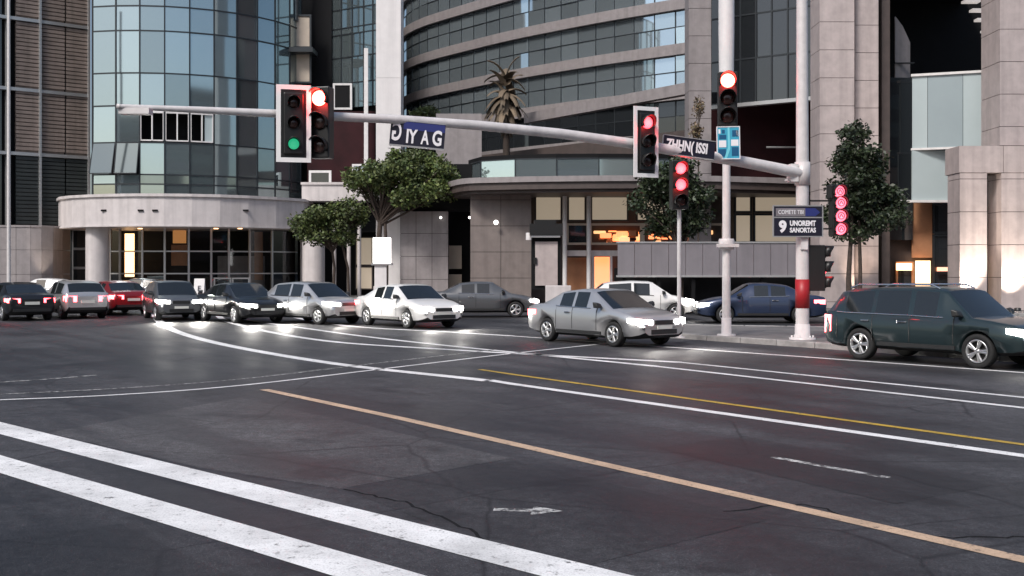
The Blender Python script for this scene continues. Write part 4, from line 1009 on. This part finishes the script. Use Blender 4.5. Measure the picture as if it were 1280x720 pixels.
    for ax in K['wb']:
        for s in (-1,1):
            r=K['wr']; e=bpy.data.objects.new('wheel',None)
            q=MB(); c=(ax,s*(W-.24),r)
            q.lathe(c,(0,s,0),[(0,r*.62),(.0,r*.93),(.03,r),(.19,r),(.22,r*.94),(.215,r*.68),(.1,r*.66)],28); w=P(q,'wheel','rubber')
            q=MB(); q.lathe(c,(0,s,0),[(.2,r*.69),(.215,r*.66),(.16,r*.6),(.13,.0)],28); rm_=P(q,'wheel_well','trim',w)
            q=MB(); q.lathe(c,(0,s,0),[(.18,r*.69),(.225,r*.68),(.225,r*.6),(.15,r*.58)],28); q.lathe(c,(0,s,0),[(.13,.07),(.215,.06),(.22,0)],14)
            for k in range(5):
                for dd in (-.13,.13):
                    a=2*math.pi*k/5; a2=a+dd; u=Vector((math.cos(a2),0,math.sin(a2))); u0=Vector((math.cos(a+dd*.4),0,math.sin(a+dd*.4))); cc=Vector(c)+Vector((0,s*.205,0))
                    q.tube([cc+u0*.04,cc+u*r*.63],[.026,.03],6)
            P(q,'rim','rim',w)
    return root
protos={}
def copy_tree(o,parent=None):
    c=o.copy(); COL.objects.link(c); c.parent=parent
    for ch in list(o.children): copy_tree(ch,c)
    return c
def lamp(root,kind,e):
    K=KIND[kind]; x=K['st'][-1][0]+.06; z=K['st'][-3][3]-.13; w=K['W']*.36
    for s in (-1,1):
        l=bpy.data.lights.new('headlight_beam','SPOT'); l.energy=e; l.color=(1,.95,.88); l.spot_size=R(95); l.spot_blend=.9; l.shadow_soft_size=.07
        o=bpy.data.objects.new('headlight_beam',l); COL.objects.link(o); o.parent=root; o.location=(x,s*w,z)
        o.rotation_euler=Vector((1,0,-.12)).to_track_quat('-Z','Y').to_euler()
def car(kind,colour,label,pos,heading,lit=True,group='cars waiting and turning at the junction',beam=60,name=None,cat='car'):
    """heading: plan vector the nose points along"""
    if kind not in protos:
        r=thing({'sedan':'car','hatch':'car','suv':'suv','van':'van'}[kind],'',cat,(0,0,0),local=True); build_kind(kind,r); protos[kind]=r
    else:
        r=copy_tree(protos[kind])
        for ch in list(r.children):
            if ch.type=='LIGHT': bpy.data.objects.remove(ch)
    tag(r,label,cat,group)
    r.location=(pos[0],pos[1],0); r.rotation_euler=(0,0,math.atan2(heading[1],heading[0]))
    for ch in r.children:
        b=ch.name.split('.')[0]
        if b=='body': ch.material_slots[0].link='OBJECT'; ch.material_slots[0].material=PAINT[colour]
        if b in('headlight','tail_light'):
            ch.material_slots[0].link='OBJECT'
            ch.material_slots[0].material=M[('head_lit' if b=='headlight' else 'tail_lit') if lit else ('lamp_glass' if b=='headlight' else 'tail_off')]
    if lit and beam: lamp(r,kind,beam)
    return r
# far-side lane, noses towards the viewer's right
car('suv','teal','dark teal SUV with roof rails at the right edge of the road',(9.15,23.9),DV,beam=150,cat='suv')
car('sedan','silver','silver saloon in the far lane left of the signal mast',(2.45,30.0),DV,beam=120)
car('sedan','white','white saloon in the far lane in front of the white pier and light box',(-3.6,38.6),DV,beam=120)
# back street
car('sedan','grey','grey saloon on the back street before the brown stone wall',(X(602,46),46),(1,.05),beam=60)
car('hatch','white','white hatchback on the back street under the grey panelled wall',(X(800,43.5),43.5),(1,-.02),beam=60)
car('sedan','blue','dark blue saloon on the back street between lamp post and mast',(X(948,41.2),41.2),(-1,.03),beam=0)
# turning cars, left of centre
car('hatch','grey','grey hatchback turning with headlights on, left of two other turning cars',(X(215,44),44),(.45,-.89),beam=150)
car('sedan','black','black saloon turning with headlights on below the lobby door',(X(300,42),42),(.62,-.78),beam=150)
car('hatch','silver','silver hatchback turning with headlights on below the olive tree',(X(392,41),41),(.75,-.66),beam=150)
# queue leaving to the left, tails to the viewer
g='cars leaving to the left with tail lights on'
car('sedan','black','black saloon at the left edge showing red tail lights',(X(22,44),44),-DV,group=g,beam=0)
car('hatch','silver','silver hatchback with red tail lights, behind the black one at left edge',(X(92,45.5),45.5),-DV,group=g,beam=0)
car('sedan','red','dark red saloon with tail lights on before the round pale column',(X(146,49),49),-DV,group=g,beam=0)
g='cars parked along the far left kerb'
car('sedan','white','white saloon parked at the kerb below the louvred office',(X(60,60.5),60.5),(-1,.02),lit=False,group=g)
car('sedan','grey','grey saloon parked at the kerb below the curved stone canopy',(X(178,60.8),60.8),(-1,.02),lit=False,group=g)
# ------------------------------------------------------------------ the street behind the viewer (seen only in the glass)
def block(label,x0,x1,y0,y1,h,m,fl=3.6):
    t=thing('office_building',label,'building',((x0+x1)/2,(y0+y1)/2,0))
    mb=MB(); mb.box(x0,x1,y0,y1,0,h); mb.build('wall',m,t)
    mb=MB(); z=1.2
    while z<h-2:
        mb.box(x0+.6,x1-.6,y1,y1+.04,z,z+1.9); z+=fl
    mb.build('window_band','glass_dark',t)
block('brown office block across the road behind the viewer, leftmost',-75,-38,-60,-34,26,'brown')
block('dark stone office block across the road behind the viewer, middle',-22,14,-66,-40,24,'stone_tan')
block('tall brown office block across the road behind the viewer, rightmost',30,75,-60,-36,34,'brown')
random.seed(9)
for i,(x,y,h) in enumerate(((-9,-12,9),(2,-15,8),(10,-10,9.5))):
    cl=[((x+random.uniform(-2.6,2.6),y+random.uniform(-2,2),h*.62+random.uniform(-2,2.6)),random.uniform(.7,1.2)) for _ in range(26)]
    tree('street_tree',('broad dark tree on the verge behind the viewer, left','broad dark tree on the verge behind the viewer, middle','broad dark tree on the verge behind the viewer, right')[i],(x,y),[([(x,y,.1),(x+.1,y,2),(x,y,h*.5)],.22,.12)],cl,'leaf_dark',2600,.4)
# ------------------------------------------------------------------ world, sun, camera
w=bpy.data.worlds.new('World'); SC.world=w; w.use_nodes=True; nt=w.node_tree
sky=nt.nodes.new('ShaderNodeTexSky'); sky.sky_type='NISHITA'; sky.sun_disc=False
EL,AZ=R(46),R(212)           # sun behind the viewer's left shoulder
sky.sun_elevation=EL; sky.sun_rotation=AZ; sky.altitude=0; sky.air_density=1.; sky.dust_density=2.6; sky.ozone_density=1.
bg=nt.nodes['Background']; bg.inputs[1].default_value=.075; nt.links.new(sky.outputs[0],bg.inputs[0])
l=bpy.data.lights.new('sun','SUN'); l.energy=1.5; l.angle=R(12); l.color=(1,.965,.93)
o=bpy.data.objects.new('sun',l); COL.objects.link(o)
dirv=Vector((math.sin(AZ)*math.cos(EL),math.cos(AZ)*math.cos(EL),math.sin(EL)))
o.rotation_euler=(-dirv).to_track_quat('-Z','Y').to_euler()
c=bpy.data.cameras.new('camera'); c.sensor_width=36; c.lens=36*F/1280; c.shift_y=(HY-360)/1280; c.clip_start=.1; c.clip_end=2000
o=bpy.data.objects.new('camera',c); COL.objects.link(o); o.location=(0,0,H); o.rotation_euler=(R(90),0,0); SC.camera=o
vs=SC.view_settings; vs.view_transform='Standard'; vs.look='None'; vs.gamma=1; vs.exposure=.9; vs.use_curve_mapping=False
SC.cycles.use_denoising=True
try: SC.cycles.denoiser='OPENIMAGEDENOISE'
except Exception: pass
SC.cycles.max_bounces=7; SC.cycles.sample_clamp_indirect=6
for im in ('local_parts',):
    for ob in SC.objects:
        if im in ob: del ob[im]
